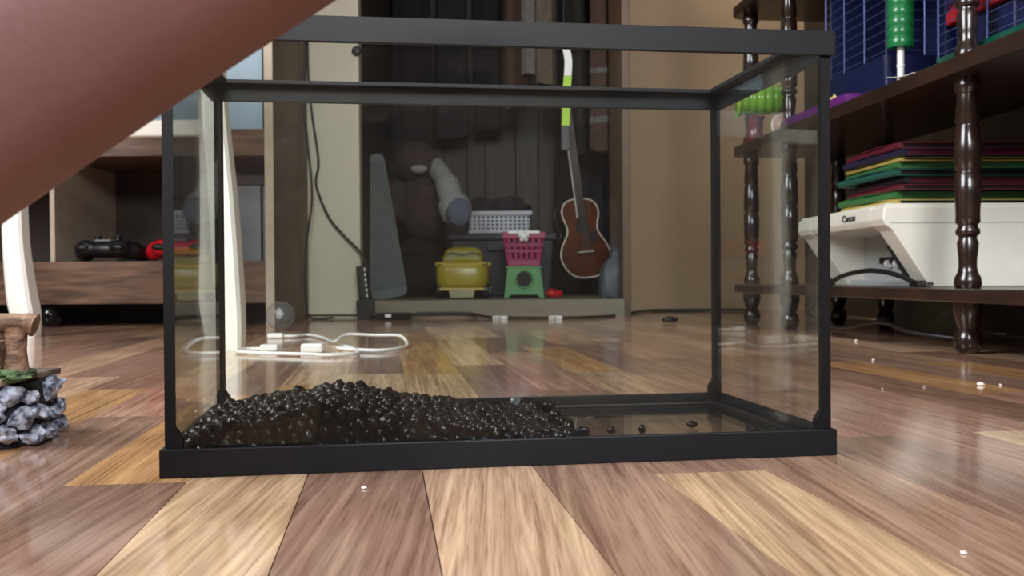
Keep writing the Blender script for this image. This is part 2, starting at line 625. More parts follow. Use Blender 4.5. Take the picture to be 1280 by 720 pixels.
# silicone beads inside along the bottom edges
m = MB()
for a, b in (((.008, .0077), (W - .008, .0077)), ((.008, D - .0085), (W - .008, D - .0085)), ((.0085, .008), (.0085, D - .008)), ((W - .0085, .008), (W - .0085, D - .008))):
    m.tube([(*a, .0085), (*b, .0085)], .0022, 8)
m.build('silicone_bead', 'silicone', tank)
m = MB().ball((.236, D - .011, .0145), (.004, .002, .005), 2, .5, 3)
m.build('silicone_blob', 'clear_plastic', tank)

# ------------------------------------------------------------------ gravel in the tank
TM = Matrix.Translation(TANK) @ Matrix.Rotation(.14494, 4, 'Z')
CREST = [(0, .012), (.01, .017), (.02, .025), (.04, .032), (.06, .036), (.08, .039), (.103, .042), (.13, .036), (.15, .030), (.172, .026), (.193, .021), (.22, .015), (.245, .0095), (.258, .008), (.5, .008)]


def lerp(tab, x):
    for (a, va), (b, vb) in zip(tab, tab[1:]):
        if a <= x <= b:
            return va + (vb - va) * (x - a) / (b - a)
    return tab[-1][1]


def heap(u, v):
    k = lerp([(0, .80), (.03, .9), (.07, 1), (.12, .82), (.21, .42)], v)
    return .008 + (lerp(CREST, u + .010 * noise.noise(Vector((v * 40, 3, 0)))) - .008) * k


variants = []
for s in range(6):
    rr = random.Random(s)
    mb = MB().ball((0, 0, 0), (rr.uniform(.85, 1.25), rr.uniform(.8, 1.1), rr.uniform(.65, .95)), 2, .28, s + 1)
    variants.append(mb.mesh('pebble', 'pebble', smooth=180))
rng = random.Random(5)
stones = []
lo_u, hi_u, lo_v, hi_v = .0122, .262, .0122, D - .0130
# against the front pane and the left pane, layer by layer
for wall in ('front', 'left'):
    z = .0095
    while z < .05:
        q = lo_u if wall == 'front' else lo_v
        while q < (hi_u if wall == 'front' else hi_v):
            u, v = (q, lo_v + rng.uniform(0, .0012)) if wall == 'front' else (lo_u + rng.uniform(0, .001), q)
            if z < heap(u, v) - .001:
                stones.append((u, v + rng.uniform(0, .002), max(z + rng.uniform(-.0022, .0022), .0105), rng.uniform(.0034, .0050)))
            q += rng.uniform(.0064, .0090)
        z += .0060
# the surface of the heap
u = lo_u
tries = 0
grid = {}
while tries < 9000:
    tries += 1
    u, v = rng.uniform(lo_u, hi_u), rng.uniform(lo_v, hi_v)
    hgt = heap(u, v)
    if hgt < .0092 and rng.random() > .04:
        continue
    r_ = rng.uniform(.0032, .0054)
    key = (int(u / .0080), int(v / .0080))
    ok = True
    for a in (-1, 0, 1):
        for b in (-1, 0, 1):
            for (pu, pv, pr) in grid.get((key[0] + a, key[1] + b), []):
                if (pu - u) ** 2 + (pv - v) ** 2 < (.72 * (pr + r_)) ** 2:
                    ok = False
    if not ok:
        continue
    grid.setdefault(key, []).append((u, v, r_))
    stones.append((u, v, max(hgt + rng.uniform(-.001, .0014), .0081 + r_ * .7), r_))
cpos = Vector((0, 0, .1144))


def seen(s):
    p = TM @ Vector(s[:3])
    d = (p - cpos).length
    low = s[2] < .0155
    return (s[3] / d) * (.3 if low else 1) * (1 if s[1] < .11 else .6)


stones.sort(key=seen, reverse=True)
mound = MB()
nu, nv = 52, 24
top = [[(lo_u + .003 + (hi_u - lo_u - .003) * i / nu, lo_v + .0035 + (hi_v - lo_v - .0015) * j / nv) for j in range(nv + 1)] for i in range(nu + 1)]
vs = [(a, b, max(.0083, heap(a, b) - .0028)) for row in top for (a, b) in row] + [(a, b, .0081) for row in top for (a, b) in row]
nn = (nu + 1) * (nv + 1)
fs = []
for i in range(nu):
    for j in range(nv):
        q = [i * (nv + 1) + j, (i + 1) * (nv + 1) + j, (i + 1) * (nv + 1) + j + 1, i * (nv + 1) + j + 1]
        fs.append(tuple(q))
        fs.append(tuple(x + nn for x in reversed(q)))
for i in range(nu):
    a, b = i * (nv + 1), (i + 1) * (nv + 1)
    fs += [(a, a + nn, b + nn, b), (a + nv, b + nv, b + nv + nn, a + nv + nn)]
for j in range(nv):
    fs += [(j, j + 1, j + 1 + nn, j + nn), (nu * (nv + 1) + j, nu * (nv + 1) + j + nn, nu * (nv + 1) + j + 1 + nn, nu * (nv + 1) + j + 1)]
mound.add(vs, fs)
bulk = MB()
bulk.v, bulk.f = list(mound.v), list(mound.f)
for i, (u, v, z, r_) in enumerate(stones):
    rot = Euler((rng.uniform(0, 6.3), rng.uniform(0, 6.3), rng.uniform(0, 6.3)))
    src = variants[i % 6]
    if i < 292:
        o = link('pebble', src, None, TM @ Vector((u, v, z)), rot)
        o.scale = (r_, r_, r_)
        tag(o, 'glossy black pebble in the gravel heap inside the aquarium', 'pebble', 'black pebbles heaped in the aquarium')
    else:
        bulk.M = Matrix.Translation((u, v, z)) @ rot.to_matrix().to_4x4() @ Matrix.Scale(r_, 4)
        me = variants[3 + i % 3]
        bulk.add([tuple(q.co) for q in me.vertices], [tuple(q.vertices) for q in me.polygons])
gb = bulk.build('gravel_bed', 'pebble', None, smooth=60, loc=TANK, rot=(0, 0, .14494))
gb['kind'] = 'stuff'
tag(gb, 'heap of small glossy black gravel in the left half of the aquarium', 'gravel')
for (u, v, n, lab) in ((.262, .055, 2, 'single black pebble just off the right end of the gravel heap'), (.281, .06, 1, 'black pebble lying on the bare tank floor near the gravel'),
                       (.303, .062, 4, 'dark pebble on the glass bottom between the gravel and the lone cluster'), (.343, .075, 0, 'lone black pebble furthest right on the aquarium bottom')):
    o = link('pebble', variants[n], None, TM @ Vector((u, v, .0080 + .0026)), (n, 2 * n, n))
    o.scale = (.0034,) * 3
    tag(o, lab, 'pebble', 'loose pebbles on the aquarium bottom')

# ================================================================== ORNAMENT
OR = (-.386, .700, 0)
orn = thing('aquarium_ornament', 'resin aquarium ornament of pale stones with moss and a brown wooden beam on the floor', 'ornament', OR, R(10))
m = MB()
m.loft([[(.052 * k * math.copysign(abs(math.cos(a)) ** .55, math.cos(a)), .045 * k * math.copysign(abs(math.sin(a)) ** .55, math.sin(a)), z) for a in [2 * math.pi * j / 28 for j in range(28)]]
        for k, z in ((.94, 0), (.97, .004), (.96, .02), (.94, .036), (.88, .043))])
m.build('rock_core', 'orn_core', orn)
rg = random.Random(3)
rows = [(.0075, 1.02), (.0215, 1.03), (.0350, .98)]
for ri, (z, k) in enumerate(rows):
    n = 13
    for j in range(n):
        a = 2 * math.pi * (j + .5 * (ri % 2) + rg.uniform(-.15, .15)) / n
        ca, sa = math.cos(a), math.sin(a)
        px = .051 * k * math.copysign(abs(ca) ** .55, ca)
        py = .044 * k * math.copysign(abs(sa) ** .55, sa)
        s = MB().ball((0, 0, 0), (rg.uniform(.0060, .0110), rg.uniform(.006, .009), rg.uniform(.0045, .0080)), 3, .6, rg.random() * 50)
        s.build('stone', 'orn_stone', orn, loc=(px, py, max(.0072, z + rg.uniform(-.003, .003))), rot=(rg.uniform(-.3, .3), rg.uniform(-.4, .4), a + 1.57), smooth=50)
MB().prism([(-.058, -.048), (.036, -.048), (.050, .046), (-.058, .050)], 'z', .043, .048).build('slab', 'orn_slab', orn, bevel=.0018)
for (a, b, rx, ry) in ((.040, -.036, .012, .010), (.030, -.034, .014, .010), (.006, -.036, .018, .010), (.036, -.010, .010, .014), (-.03, -.035, .02, .012), (.020, .005, .014, .014)):
    MB().ball((a, b, .0495), (rx, ry, .0035), 3, .9, a * 100).build('moss', 'moss', orn)
for (x, y, r0, h) in ((.037, -.018, .0080, .082), (-.03, -.018, .0085, .082), (.0, .02, .0085, .078)):
    MB().lathe([(r0 * 1.25, .046), (r0, .056), (r0 * .86, .066), (r0, h)], 10, (x, y, 0)).build('post', 'orn_wood', orn)
MB().tube(spline([(-.075, -.018, .083), (-.03, -.019, .0845), (.024, -.018, .0850), (.042, -.017, .0845), (.050, -.017, .0825)]), [.0070] * 25 + [.0078] * 5 + [.0085, .008, .005], 10).build('beam', 'orn_wood', orn)
MB().tube(spline([(-.06, .016, .080), (0, .018, .082), (.028, .012, .083)]), .0068, 10).build('beam', 'orn_wood', orn)
MB().lathe([(.001, .047), (.016, .048), (.020, .06), (.018, .072), (.0155, .072), (.0165, .06), (.001, .056)], 16, (.010, -.012, 0)).build('bucket', 'orn_wood', orn)

# ================================================================== ARM
arm = thing('person', 'bare forearm reaching in from the left across the upper corner', 'person', (-.153, .27, .154))
m = MB()
m.tube(spline([(-.46, -.22, .36), (-.44, -.05, .24), (-.41, .12, .13), (-.355, .25, .058), (-.286, .298, .082), (-.204, .300, .1385), (-.121, .300, .1945), (-.063, .302, .2325), (-.040, .318, .2555)], 6),
       [.047 - .015 * max(0, min(1, (i - 14) / 18)) for i in range(49)], 20)
m.tube([(-.050, .308, .238), (-.036, .335, .272), (-.020, .372, .298), (-.002, .410, .306)], [.026, .034, .038, .030], 16, .5)
for (sx, ln, bend) in ((-.030, .064, .0), (-.010, .074, .0), (.011, .069, .002), (.030, .055, .004)):
    b0 = Vector((-.004, .406, .305)) + Vector((.8, -.6, .05)) * sx
    d = Vector((.5, .82, .02)).normalized()
    m.tube([tuple(b0 - d * .01), tuple(b0 + d * ln * .42 + Vector((0, 0, .005))), tuple(b0 + d * ln * .75 + Vector((0, 0, .0))), tuple(b0 + d * ln + Vector((0, 0, -.010)))], [.0095, .0090, .0085, .0070], 10)
m.tube([(-.030, .350, .282), (-.002, .345, .280), (.024, .358, .279), (.048, .378, .280)], [.014, .0125, .011, .008], 10)
at0(m, arm.location)
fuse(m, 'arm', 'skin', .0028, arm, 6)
m = MB().tube([(-.462, -.25, .38), (-.46, -.19, .34), (-.447, -.10, .275)], [.064, .064, .066], 20)
at0(m, arm.location).build('sleeve', 'sleeve', arm)

# ================================================================== WHITE TABLE
table = thing('side_table', 'off-white painted wooden table with curved legs standing before the cabinet', 'table', (-.73, 1.81, 0))


def leg(path, name='leg'):
    """square-section leg: list of (x, y, z, width)"""
    P = [Vector((*q[:3], q[3])) if False else q for q in path]
    xs = spline([(q[0], q[1], q[2]) for q in P], 5)
    ws = spline([(q[3], 0, 0) for q in P], 5)
    rings = []
    for (x, y, z), (w, _, _) in zip(xs, ws):
        h_, c_ = w / 2, w * .13
        rings.append([(x + a, y + b, z) for a, b in ((-h_ + c_, -h_), (h_ - c_, -h_), (h_, -h_ + c_), (h_, h_ - c_), (h_ - c_, h_), (-h_ + c_, h_), (-h_, h_ - c_), (-h_, -h_ + c_))])
    mb = MB().loft(rings)
    return at0(mb, table.location).build(name, 'white_paint', table, smooth=35)


leg([(-.984, 2.008, 0, .036), (-.990, 2.006, .05, .048), (-.998, 2.006, .10, .047), (-1.010, 2.01, .22, .041), (-1.016, 2.02, .42, .042), (-1.016, 2.02, .66, .042), (-1.016, 2.02, .712, .042)])
leg([(-.600, 1.991, 0, .034), (-.602, 1.989, .05, .044), (-.604, 1.990, .10, .045), (-.606, 1.995, .22, .038), (-.606, 2.00, .42, .040), (-.606, 2.0, .66, .040), (-.606, 2.0, .712, .040)])
leg([(-.455, 1.601, 0, .036), (-.456, 1.601, .05, .040), (-.460, 1.602, .12, .042), (-.468, 1.604, .25, .040), (-.480, 1.606, .40, .036), (-.486, 1.607, .56, .036), (-.490, 1.608, .712, .036)])
leg([(-.925, 1.635, 0, .036), (-.926, 1.635, .05, .040), (-.930, 1.634, .12, .042), (-.936, 1.632, .25, .040), (-.94, 1.63, .40, .036), (-.944, 1.63, .56, .036), (-.947, 1.63, .712, .036)])


def bar(a, b, h_, w_, name):
    a, b = Vector(a), Vector(b)
    d = (b - a).normalized()
    n_ = d.cross(Vector((0, 0, 1))).normalized() * (w_ / 2)
    z = Vector((0, 0, h_ / 2))
    mb = MB().loft([[tuple(p + n_ + z), tuple(p - n_ + z), tuple(p - n_ - z), tuple(p + n_ - z)] for p in (a, b)])
    return at0(mb, table.location).build(name, 'white_paint', table, bevel=.006, seg=3)


bar((-1.012, 2.012, .419), (-.61, 1.995, .419), .033, .030, 'stretcher')
bar((-.608, 1.99, .668), (-.492, 1.62, .668), .08, .020, 'apron')
bar((-1.012, 2.01, .668), (-.947, 1.645, .668), .08, .020, 'apron')
bar((-.94, 1.628, .668), (-.50, 1.610, .668), .08, .020, 'apron')
bar((-1.01, 2.015, .668), (-.61, 2.0, .668), .08, .020, 'apron')
m = MB().prism([(-1.07, 2.06), (-1.00, 1.57), (-.43, 1.55), (-.555, 2.05)], 'z', .712, .736)
at0(m, table.location).build('table_top', 'white_paint', table, bevel=.006, seg=3)

# ================================================================== CABINET
CB = (-1.16, 2.60, 0)
cab = thing('media_cabinet', 'tall brown wooden media cabinet with open shelf along the left wall', 'cabinet', CB)
X0, X1, Y0, Y1 = -1.72, -.578, 2.40, 2.805


def cpart(name, a, b, m_, bevel=.0015):
    return at0(MB().box(a, b), CB).build(name, m_, cab, bevel=bevel)


cpart('plinth', (X0, Y0, .056), (X1 - .02, Y0 + .022, .159), 'cabinet_wood')
cpart('bottom_board', (X0, Y0 + .022, .139), (X1 - .02, Y1 - .02, .159), 'cabinet_wood')
cpart('plinth_back', (X0, Y0 + .2, 0), (X1 - .02, Y0 + .215, .139), 'gap')
cpart('shelf_board', (X0, Y0 + .005, .415), (X1 - .02, Y1 - .02, .480), 'cabinet_wood')
cpart('top_board', (X0, Y0, 1.20), (X1, Y1, 1.23), 'cabinet_wood')
sd = cpart('side_panel', (X1 - .02, Y0 + .004, 0), (X1, Y1, 1.20), 'tan_trim')
cpart('edge_strip', (X1 - .021, Y0 - .001, 0), (X1 + .0005, Y0 + .004, 1.20), 'cabinet_edge')
cpart('side_panel', (X0, Y0, 0), (X0 + .02, Y1, 1.20), 'cabinet_dark')
cpart('back_panel', (X0, Y1 - .02, .0), (X1 - .02, Y1, 1.20), 'cabinet_dark')
cpart('divider', (-1.127, Y0 + .01, .159), (-1.115, Y1 - .02, .415), 'cabinet_edge')
for (x, y) in ((-1.135, 2.425), (-1.66, 2.43), (-.68, 2.70)):
    m = MB().lathe([(.001, .0), (.012, .0), (.020, .006), (.0265, .018), (.0285, .028), (.026, .040), (.018, .049), (.012, .056), (.001, .056)], 24, (x, y, 0))
    at0(m, CB).build('ball_foot', 'black_gloss', cab)
# light blue panel set in the upper compartment, with a dark seam
bp = thing('backing_board', 'pale blue panel with a dark vertical seam in the upper compartment of the cabinet', 'panel', (-.76, 2.60, .480))
at0(MB().box((-.93, 2.55, .480), (-.640, 2.57, 1.0)), bp.location).build('board', 'blue_panel', bp, bevel=.003)
at0(MB().box((-.634, 2.55, .480), (-.605, 2.57, 1.0)), bp.location).build('board', 'blue_panel', bp, bevel=.003)
at0(MB().box((-.641, 2.556, .480), (-.633, 2.566, 1.0)), bp.location).build('seam', 'gap', bp)
gbx = thing('storage_box', 'grey upright box on the cabinet shelf behind the white table leg', 'box', (-.66, 2.60, .159))
at0(MB().box((-.745, 2.52, .159), (-.640, 2.70, .372)), gbx.location).build('body', 'grey_plastic', gbx, bevel=.004)
at0(MB().box((-.636, 2.525, .159), (-.606, 2.70, .372)), gbx.location).build('side', 'grey_plastic', gbx, bevel=.004)
at0(MB().box((-.749, 2.516, .352), (-.600, 2.704, .382)), gbx.location).build('lid', 'cabinet_dark', gbx, bevel=.004)


def controller(loc, rz, body, label):
    t = thing('game_controller', label, 'controller', loc, rz)
    m = MB()
    m.ball((0, 0, .032), (.062, .036, .022), 3)
    for s in (-1, 1):
        m.tube([(s * .045, .004, .030), (s * .062, -.012, .028), (s * .074, -.040, .022), (s * .078, -.066, .017)], [.024, .0235, .0195, .013], 14)
        m.ball((s * .042, .018, .034), (.026, .022, .022), 2)
    fuse(m, 'shell', body, .0026, t, 4)
    for s in (-1, 1):
        st = MB().lathe([(.012, .044), (.0075, .050), (.0065, .060), (.0105, .0615), (.0105, .066), (.007, .0645), (.001, .064)], 16, (s * .026, -.010, 0)).build('thumbstick', 'black_plastic', t)
        MB().lathe([(.001, 0), (.010, 0), (.0105, .004), (.008, .006), (.001, .0064)], 16, (s * .052, .004, .049)).build('button_pad', 'black_plastic', t)
        MB().ball((s * .045, .036, .036), (.018, .010, .009), 2).build('trigger', 'black_plastic', t)
    MB().box((-.020, -.006, .0515), (.020, .020, .0555)).build('touchpad', 'grey_plastic', t, bevel=.0015)
    return t


controller((-1.008, 2.455, .1585), R(176), 'black_plastic', 'black game controller lying on the open cabinet shelf')
controller((-.825, 2.460, .1585), R(188), 'red_plastic', 'red game controller lying on the open cabinet shelf')
# clear ball on the floor by the cabinet corner
cb_ = thing('clear_ball', 'clear plastic ball lying on the floor by the cabinet corner', 'ball', (-.523, 2.222, 0))
MB().ball((0, 0, .0315), .0315, 4).build('shell', 'clear_plastic', cb_, smooth=180)
m = MB().tube([(.0318 * math.cos(2 * math.pi * j / 40), .004, .0315 + .0318 * math.sin(2 * math.pi * j / 40)) for j in range(41)], .0007, 6)
m.build('seam', 'clear_plastic', cb_)
MB().ball((-.002, .006, .036), (.009, .006, .011), 2, .5, 4).build('highlight_blob', 'white_plastic', cb_)  # white blob inside the ball stands in for its bright highlight


def cable(name, label, pts, r, m_, cat='cable', group=None, n=8):
    loc = pts[0]
    mb = at0(MB().tube(spline(pts, n), r, 8), loc)
    o = mb.build(name, m_, None, loc=loc, smooth=60)
    return tag(o, label, cat, group)


# black cables hanging by the cabinet and the door
cable('hanging_cable', 'straight black cable hanging down the side of the cabinet', [(-.572, 2.735, 1.15), (-.568, 2.735, .80), (-.573, 2.735, .62), (-.563, 2.735, .49), (-.552, 2.735, .34), (-.570, 2.735, .20), (-.572, 2.735, .06), (-.56, 2.74, .006), (-.50, 2.76, .005)], .0032, 'black_plastic')
cable('hanging_cable', 'wavy black cable hanging across the cream door to the power strip', [(-.570, 2.80, 1.15), (-.574, 2.80, .77), (-.566, 2.80, .61), (-.546, 2.80, .45), (-.553, 2.80, .382), (-.520, 2.80, .292), (-.475, 2.795, .236), (-.424, 2.785, .183), (-.404, 2.775, .130), (-.402, 2.772, .118)], .0034, 'black_plastic')
# upright power strip at the door edge
ps = thing('power_strip', 'black power strip with pale sockets standing at the closet door edge', 'power strip', (-.405, 2.765, 0), rot=(0, R(-5), 0))
MB().box((-.026, -.018, .0), (.022, .018, .055)).build('base', 'black_plastic', ps, bevel=.003)
MB().box((-.018, -.012, .055), (.010, .012, .150)).build('body', 'black_plastic', ps, bevel=.003)
for k in range(6):
    MB().box((.0045, -.0135, .062 + k * .0145), (.0085, -.0115, .071 + k * .0145)).build('socket', 'white_plastic', ps)
cable('floor_cable', 'black cable running along the foot of the closet sill', [(-.395, 2.745, .006), (-.36, 2.74, .012), (-.30, 2.765, .010), (-.25, 2.782, .014), (-.15, 2.786, .014), (-.10, 2.775, .010), (-.066, 2.72, .005), (.0, 2.69, .004), (.106, 2.67, .004), (.211, 2.69, .004), (.29, 2.80, .004), (.36, 3.0, .004), (.45, 3.175, .005), (.533, 3.185, .005), (.64, 3.180, .005), (.75, 3.17, .005)], .004, 'black_plastic')
ad = thing('power_adapter', 'flat black power adapter lying on the floor at the closet sill', 'adapter', (-.335, 2.70, 0), R(5))
MB().box((-.04, -.018, 0), (.06, .018, .020)).build('case', 'black_gloss', ad, bevel=.004)
MB().box((-.012, -.0195, .008), (.004, -.0175, .016)).build('sticker', 'white_plastic', ad)
for lab, x, y, w in (('small white cable clip on the floor below the yellow toy car', -.033, 2.672, .020), ('white double cable clip on the floor below the green toy', .116, 2.65, .018)):
    c = thing('cable_clip', lab, 'clip', (x, y, 0), R(3), 'white cable clips on the floor by the closet')
    MB().box((-w, -.006, 0), (w, .006, .010)).build('body', 'white_plastic', c, bevel=.002)
    MB().box((-w * .3, -.007, .002), (w * .1, -.0055, .008)).build('slot', 'grey_plastic', c, bevel=.0006)
    MB().box((-w * .7, -.007, .002), (-w * .5, -.0055, .008)).build('slot', 'grey_plastic', c, bevel=.0006)
bc = thing('black_buckle', 'small black plastic buckle lying on the floor before the tan wall', 'buckle', (.384, 2.40, 0), R(20))
m = MB()
m.tube([(.016 * math.cos(a), .010 * math.sin(a), .008) for a in [2 * math.pi * j / 20 for j in range(21)]], .005, 8)
m.build('ring', 'black_plastic', bc)
MB().box((-.006, -.012, .002), (.006, .012, .016)).build('tongue', 'black_plastic', bc, bevel=.002)

# white charging cable on the floor
wc = thing('charging_cable', 'white charging cable looped on the floor behind the aquarium', 'cable', (-.30, 1.62, 0))
path = [(-.44, 1.897), (-.418, 1.905), (-.398, 1.935), (-.352, 1.836), (-.311, 1.722), (-.296, 1.76), (-.24, 1.735), (-.195, 1.71), (-.174, 1.63), (-.180, 1.54), (-.207, 1.506), (-.249, 1.532), (-.278, 1.568), (-.271, 1.602), (-.244, 1.53), (-.229, 1.452), (-.264, 1.422), (-.296, 1.439), (-.341, 1.457), (-.392, 1.482), (-.424, 1.512), (-.42, 1.552), (-.398, 1.56)]
hz = [.004 + (.010 if 4 < i < 8 else 0) for i in range(len(path))]
m = MB().tube(spline([(a, b, z) for (a, b), z in zip(path, hz)], 7), .0027, 8)
at0(m, wc.location).build('cord', 'white_plastic', wc, smooth=60)
m = MB().box((-.326, 1.515, .0), (-.292, 1.540, .014))
at0(m, wc.location).build('adapter', 'white_plastic', wc, bevel=.004, seg=3)
m = MB().box((-.398, 1.551, .0005), (-.370, 1.567, .011))
at0(m, wc.location).build('connector', 'white_plastic', wc, bevel=.003)
m = MB().box((-.470, 1.889, .0005), (-.440, 1.904, .010))
at0(m, wc.location).build('connector', 'white_plastic', wc, bevel=.003)

# crumbs on the floor
cr = MB().ball((0, 0, 0), 1, 1, .9, 9).mesh('crumb', 'paper', smooth=0)
for i, (x, y, s, lab) in enumerate(((.480, 1.010, .0042, None), (.499, 1.009, .0022, None), (.368, .981, .0018, None), (.417, .999, .0018, None), (.589, 1.69, .004, None), (.479, 1.31, .003, None),
                                    (.184, .402, .0016, 'tiny white crumb on the light boards at the lower right'), (-.081, .535, .0018, 'tiny white curl of debris on the floor before the aquarium'))):
    o = link('crumb', cr, None, (x, y, s * .4), (0, 0, i))
    o.scale = (s * 1.1, s * .7, s * .45)
    tag(o, lab or 'tiny white crumb on the floor between the aquarium and the dark shelf', 'crumb', 'white crumbs on the floor')

# ================================================================== CLOSET CONTENTS
CF = .05
# ribbed grey panel leaning in the left corner
rp = thing('leaning_board', 'grey ribbed panel leaning against the left closet wall', 'panel', (-.370, 3.02, CF + .004), rot=(R(-6), R(-9.5), R(6)))
m = MB()
out = []
for (cx, cz, a0) in ((.033, .02, -90), (.033, .43, 0), (-.043, .43, 90), (-.046, .01, 180)):
    for k in range(5):
        a = R(a0 + k * 22.5)
        rr = .020 if cx > 0 else .012
        out.append((cx + rr * math.cos(a), cz + rr * math.sin(a)))
m.prism(out, 'y', 0, .022)
m.build('board', 'ribbed_grey', rp, bevel=.002)
for k in range(10):
    xx = -.048 + k * .0105
    MB().tube([(xx, 0, .03), (xx, 0, .425)], .0040, 8).build('rib', 'ribbed_grey', rp)
# black bag under the plush, navy bin, basket with dark clothes
bag = thing('black_bag', 'slumped black cloth bag on the closet floor behind the yellow toy car', 'bag', (-.325, 3.36, CF))
m = MB().ball((0, 0, .095), (.098, .10, .10), 3, .35, 2)
m.v = [(a, b, max(0, c)) for a, b, c in m.v]
m.build('body', 'black_cloth', bag)
m = MB().tube(spline([(-.05, -.08, .12), (-.03, -.105, .15), (.03, -.105, .15), (.05, -.08, .12)]), .008, 8)
m.build('handle', 'black_cloth', bag)
nb = thing('storage_bin', 'dark navy storage bin under the white basket in the closet', 'bin', (-.03, 3.36, CF))
m = MB().loft([[(sx * a, sy * b, z) for sx, sy in ((-1, -1), (1, -1), (1, 1), (-1, 1))] for a, b, z in ((.155, .12, 0), (.168, .13, .185))])
m.build('body', 'navy', nb, bevel=.008)
MB().box((-.178, -.138, .185), (.178, .138, .208)).build('lid', 'navy', nb, bevel=.006)
m = MB().box((-.05, -.143, .150), (.05, -.128, .172))
m.build('handle', 'navy', nb, bevel=.004)
bz = CF + .208
wbk = thing('laundry_basket', 'white perforated plastic basket on the navy bin in the closet', 'basket', (-.040, 3.29, bz))


def perf_wall(mb, A, B, z0, z1, nx, nz, th, inward):
    """wall of small round-cornered holes between two plan points"""
    A, B, inward = Vector((*A, 0)), Vector((*B, 0)), Vector((*inward, 0))
    for i in range(nx):
        for k in range(nz):
            for (s0, s1, q0, q1) in ((0, 1, 0, .26), (0, 1, .74, 1), (0, .27, .26, .74), (.73, 1, .26, .74)):
                vs = []
                for off in (Vector((0, 0, 0)), inward * th):
                    for (s, q) in ((s0, q0), (s1, q0), (s1, q1), (s0, q1)):
                        p = A + (B - A) * ((i + s) / nx) + off
                        vs.append((p.x, p.y, z0 + (z1 - z0) * (k + q) / nz))
                mb.add(vs, [(3, 2, 1, 0), (4, 5, 6, 7), (0, 1, 5, 4), (1, 2, 6, 5), (2, 3, 7, 6), (3, 0, 4, 7)])


m = MB()
a, b = .102, .075
perf_wall(m, (-a, -b), (a, -b), .010, .058, 14, 4, .003, (0, 1))
perf_wall(m, (-a, b), (a, b), .010, .058, 14, 4, .003, (0, -1))
perf_wall(m, (-a, -b), (-a, b), .010, .058, 10, 4, .003, (1, 0))
perf_wall(m, (a, -b), (a, b), .010, .058, 10, 4, .003, (-1, 0))
m  .build('walls', 'basket_grey', wbk, smooth=0)
MB().box((-a, -b, 0), (a, b, .010)).build('base', 'basket_grey', wbk, bevel=.003)
m = MB()
ring(m, (-a - .006, -b - .006), (a + .006, b + .006), .058, .072, .008)
m.build('rim', 'basket_grey', wbk, bevel=.003)
m = MB().ball((0, 0, 0), (.094, .066, .040), 4, .6, 6)
m.ball((-.05, .0, .012), (.045, .05, .030), 3, .6, 8)
m.ball((.04, .01, .014), (.05, .05, .034), 3, .6, 12)
ch = fuse(m, 'folded_clothes', 'dark_cloth', .005, None, 3, (-.040, 3.29, bz + .078))
tag(ch, 'heap of dark clothes piled in the white basket', 'clothes')

# plush toy with one pale leg stretched forward
pl = thing('plush_toy', 'large brown plush toy with a pale leg slumped in the closet', 'plush toy', (-.315, 3.34, CF + .20))
m = MB()
m.ball((.02, 0, .10), (.085, .075, .11), 3)
m.ball((.0, -.02, .255), (.072, .065, .070), 3)
m.ball((.01, -.065, .235), (.045, .035, .034), 3)
m.tube([(-.06, 0, .18), (-.09, -.03, .11), (-.075, -.06, .05)], [.035, .032, .028], 12)
fuse(m, 'body', 'plush_brown', .006, pl, 5)
MB().ball((.012, -.094, .222), (.028, .012, .014), 3).build('muzzle', 'plush_white', pl)
lgp = MB().tube(spline([(.060, -.03, .235), (.100, -.10, .180), (.125, -.155, .110), (.142, -.190, .068)], 6), [.034] * 7 + [.041] * 6 + [.052] * 5 + [.048], 16).build('leg', 'plush_white', pl)
MB().ball((.150, -.228, .070), (.039, .017, .045), 3).build('sole', 'plush_grey', lgp)

# yellow toy car seen from the front
car = thing('toy_car', 'yellow plastic ride-on toy car facing forward on the closet floor', 'toy car', (-.149, 2.985, CF))


def srect(w, h, cz, y, n=24, e=.5, taper=0):
    r = []
    for j in range(n):
        a = 2 * math.pi * j / n
        c, s = math.cos(a), math.sin(a)
        zz = math.copysign(abs(s) ** e, s)
        r.append((w / 2 * math.copysign(abs(c) ** e, c) * (1 - taper * max(0, zz)), y, cz + h / 2 * zz))
    return r


m = MB().loft([srect(.09, .045, .068, -.062), srect(.135, .075, .070, -.056), srect(.155, .088, .071, -.035), srect(.164, .094, .072, .0), srect(.164, .096, .073, .10), srect(.15, .09, .073, .16), srect(.10, .06, .073, .168)])
m.build('body', 'yellow_plastic', car, smooth=60)
m = MB().loft([srect(.118, .010, .110, -.010, taper=.15), srect(.124, .052, .124, .018, taper=.15), srect(.126, .066, .126, .05, taper=.18), srect(.12, .06, .124, .11, taper=.18), srect(.09, .03, .112, .14)])
m.build('cabin', 'yellow_plastic', car, smooth=60)
m = MB().loft([[(a * (.052 - .010 * q), -.006 + .020 * q - .0025, .116 + .028 * q) for a in (-1, -.5, 0, .5, 1)] + [(a * (.052 - .010 * q), .010 + .020 * q, .116 + .028 * q) for a in (1, .5, 0, -.5, -1)] for q in (0, .5, 1)])
m.build('windshield', 'pale_yellow', car)
MB().tube(spline([(-.056, -.010, .134), (-.03, -.008, .139), (0, -.009, .134), (.03, -.008, .139), (.056, -.010, .134)]), .0018, 6).build('windshield_trim', 'gap', car)
MB().tube(spline([(-.070, -.050, .108), (-.035, -.056, .103), (0, -.057, .103), (.035, -.056, .103), (.070, -.050, .108)]), .0028, 6).build('hood_line', 'folder_yellow', car)
MB().prism([(-.034, .004), (.034, .004), (.040, .030), (-.040, .030)], 'y', -.060, -.045).build('chin', 'pale_yellow', car, bevel=.003)
MB().box((-.066, -.058, .026), (.066, -.030, .034)).build('bumper', 'folder_yellow', car, bevel=.003)
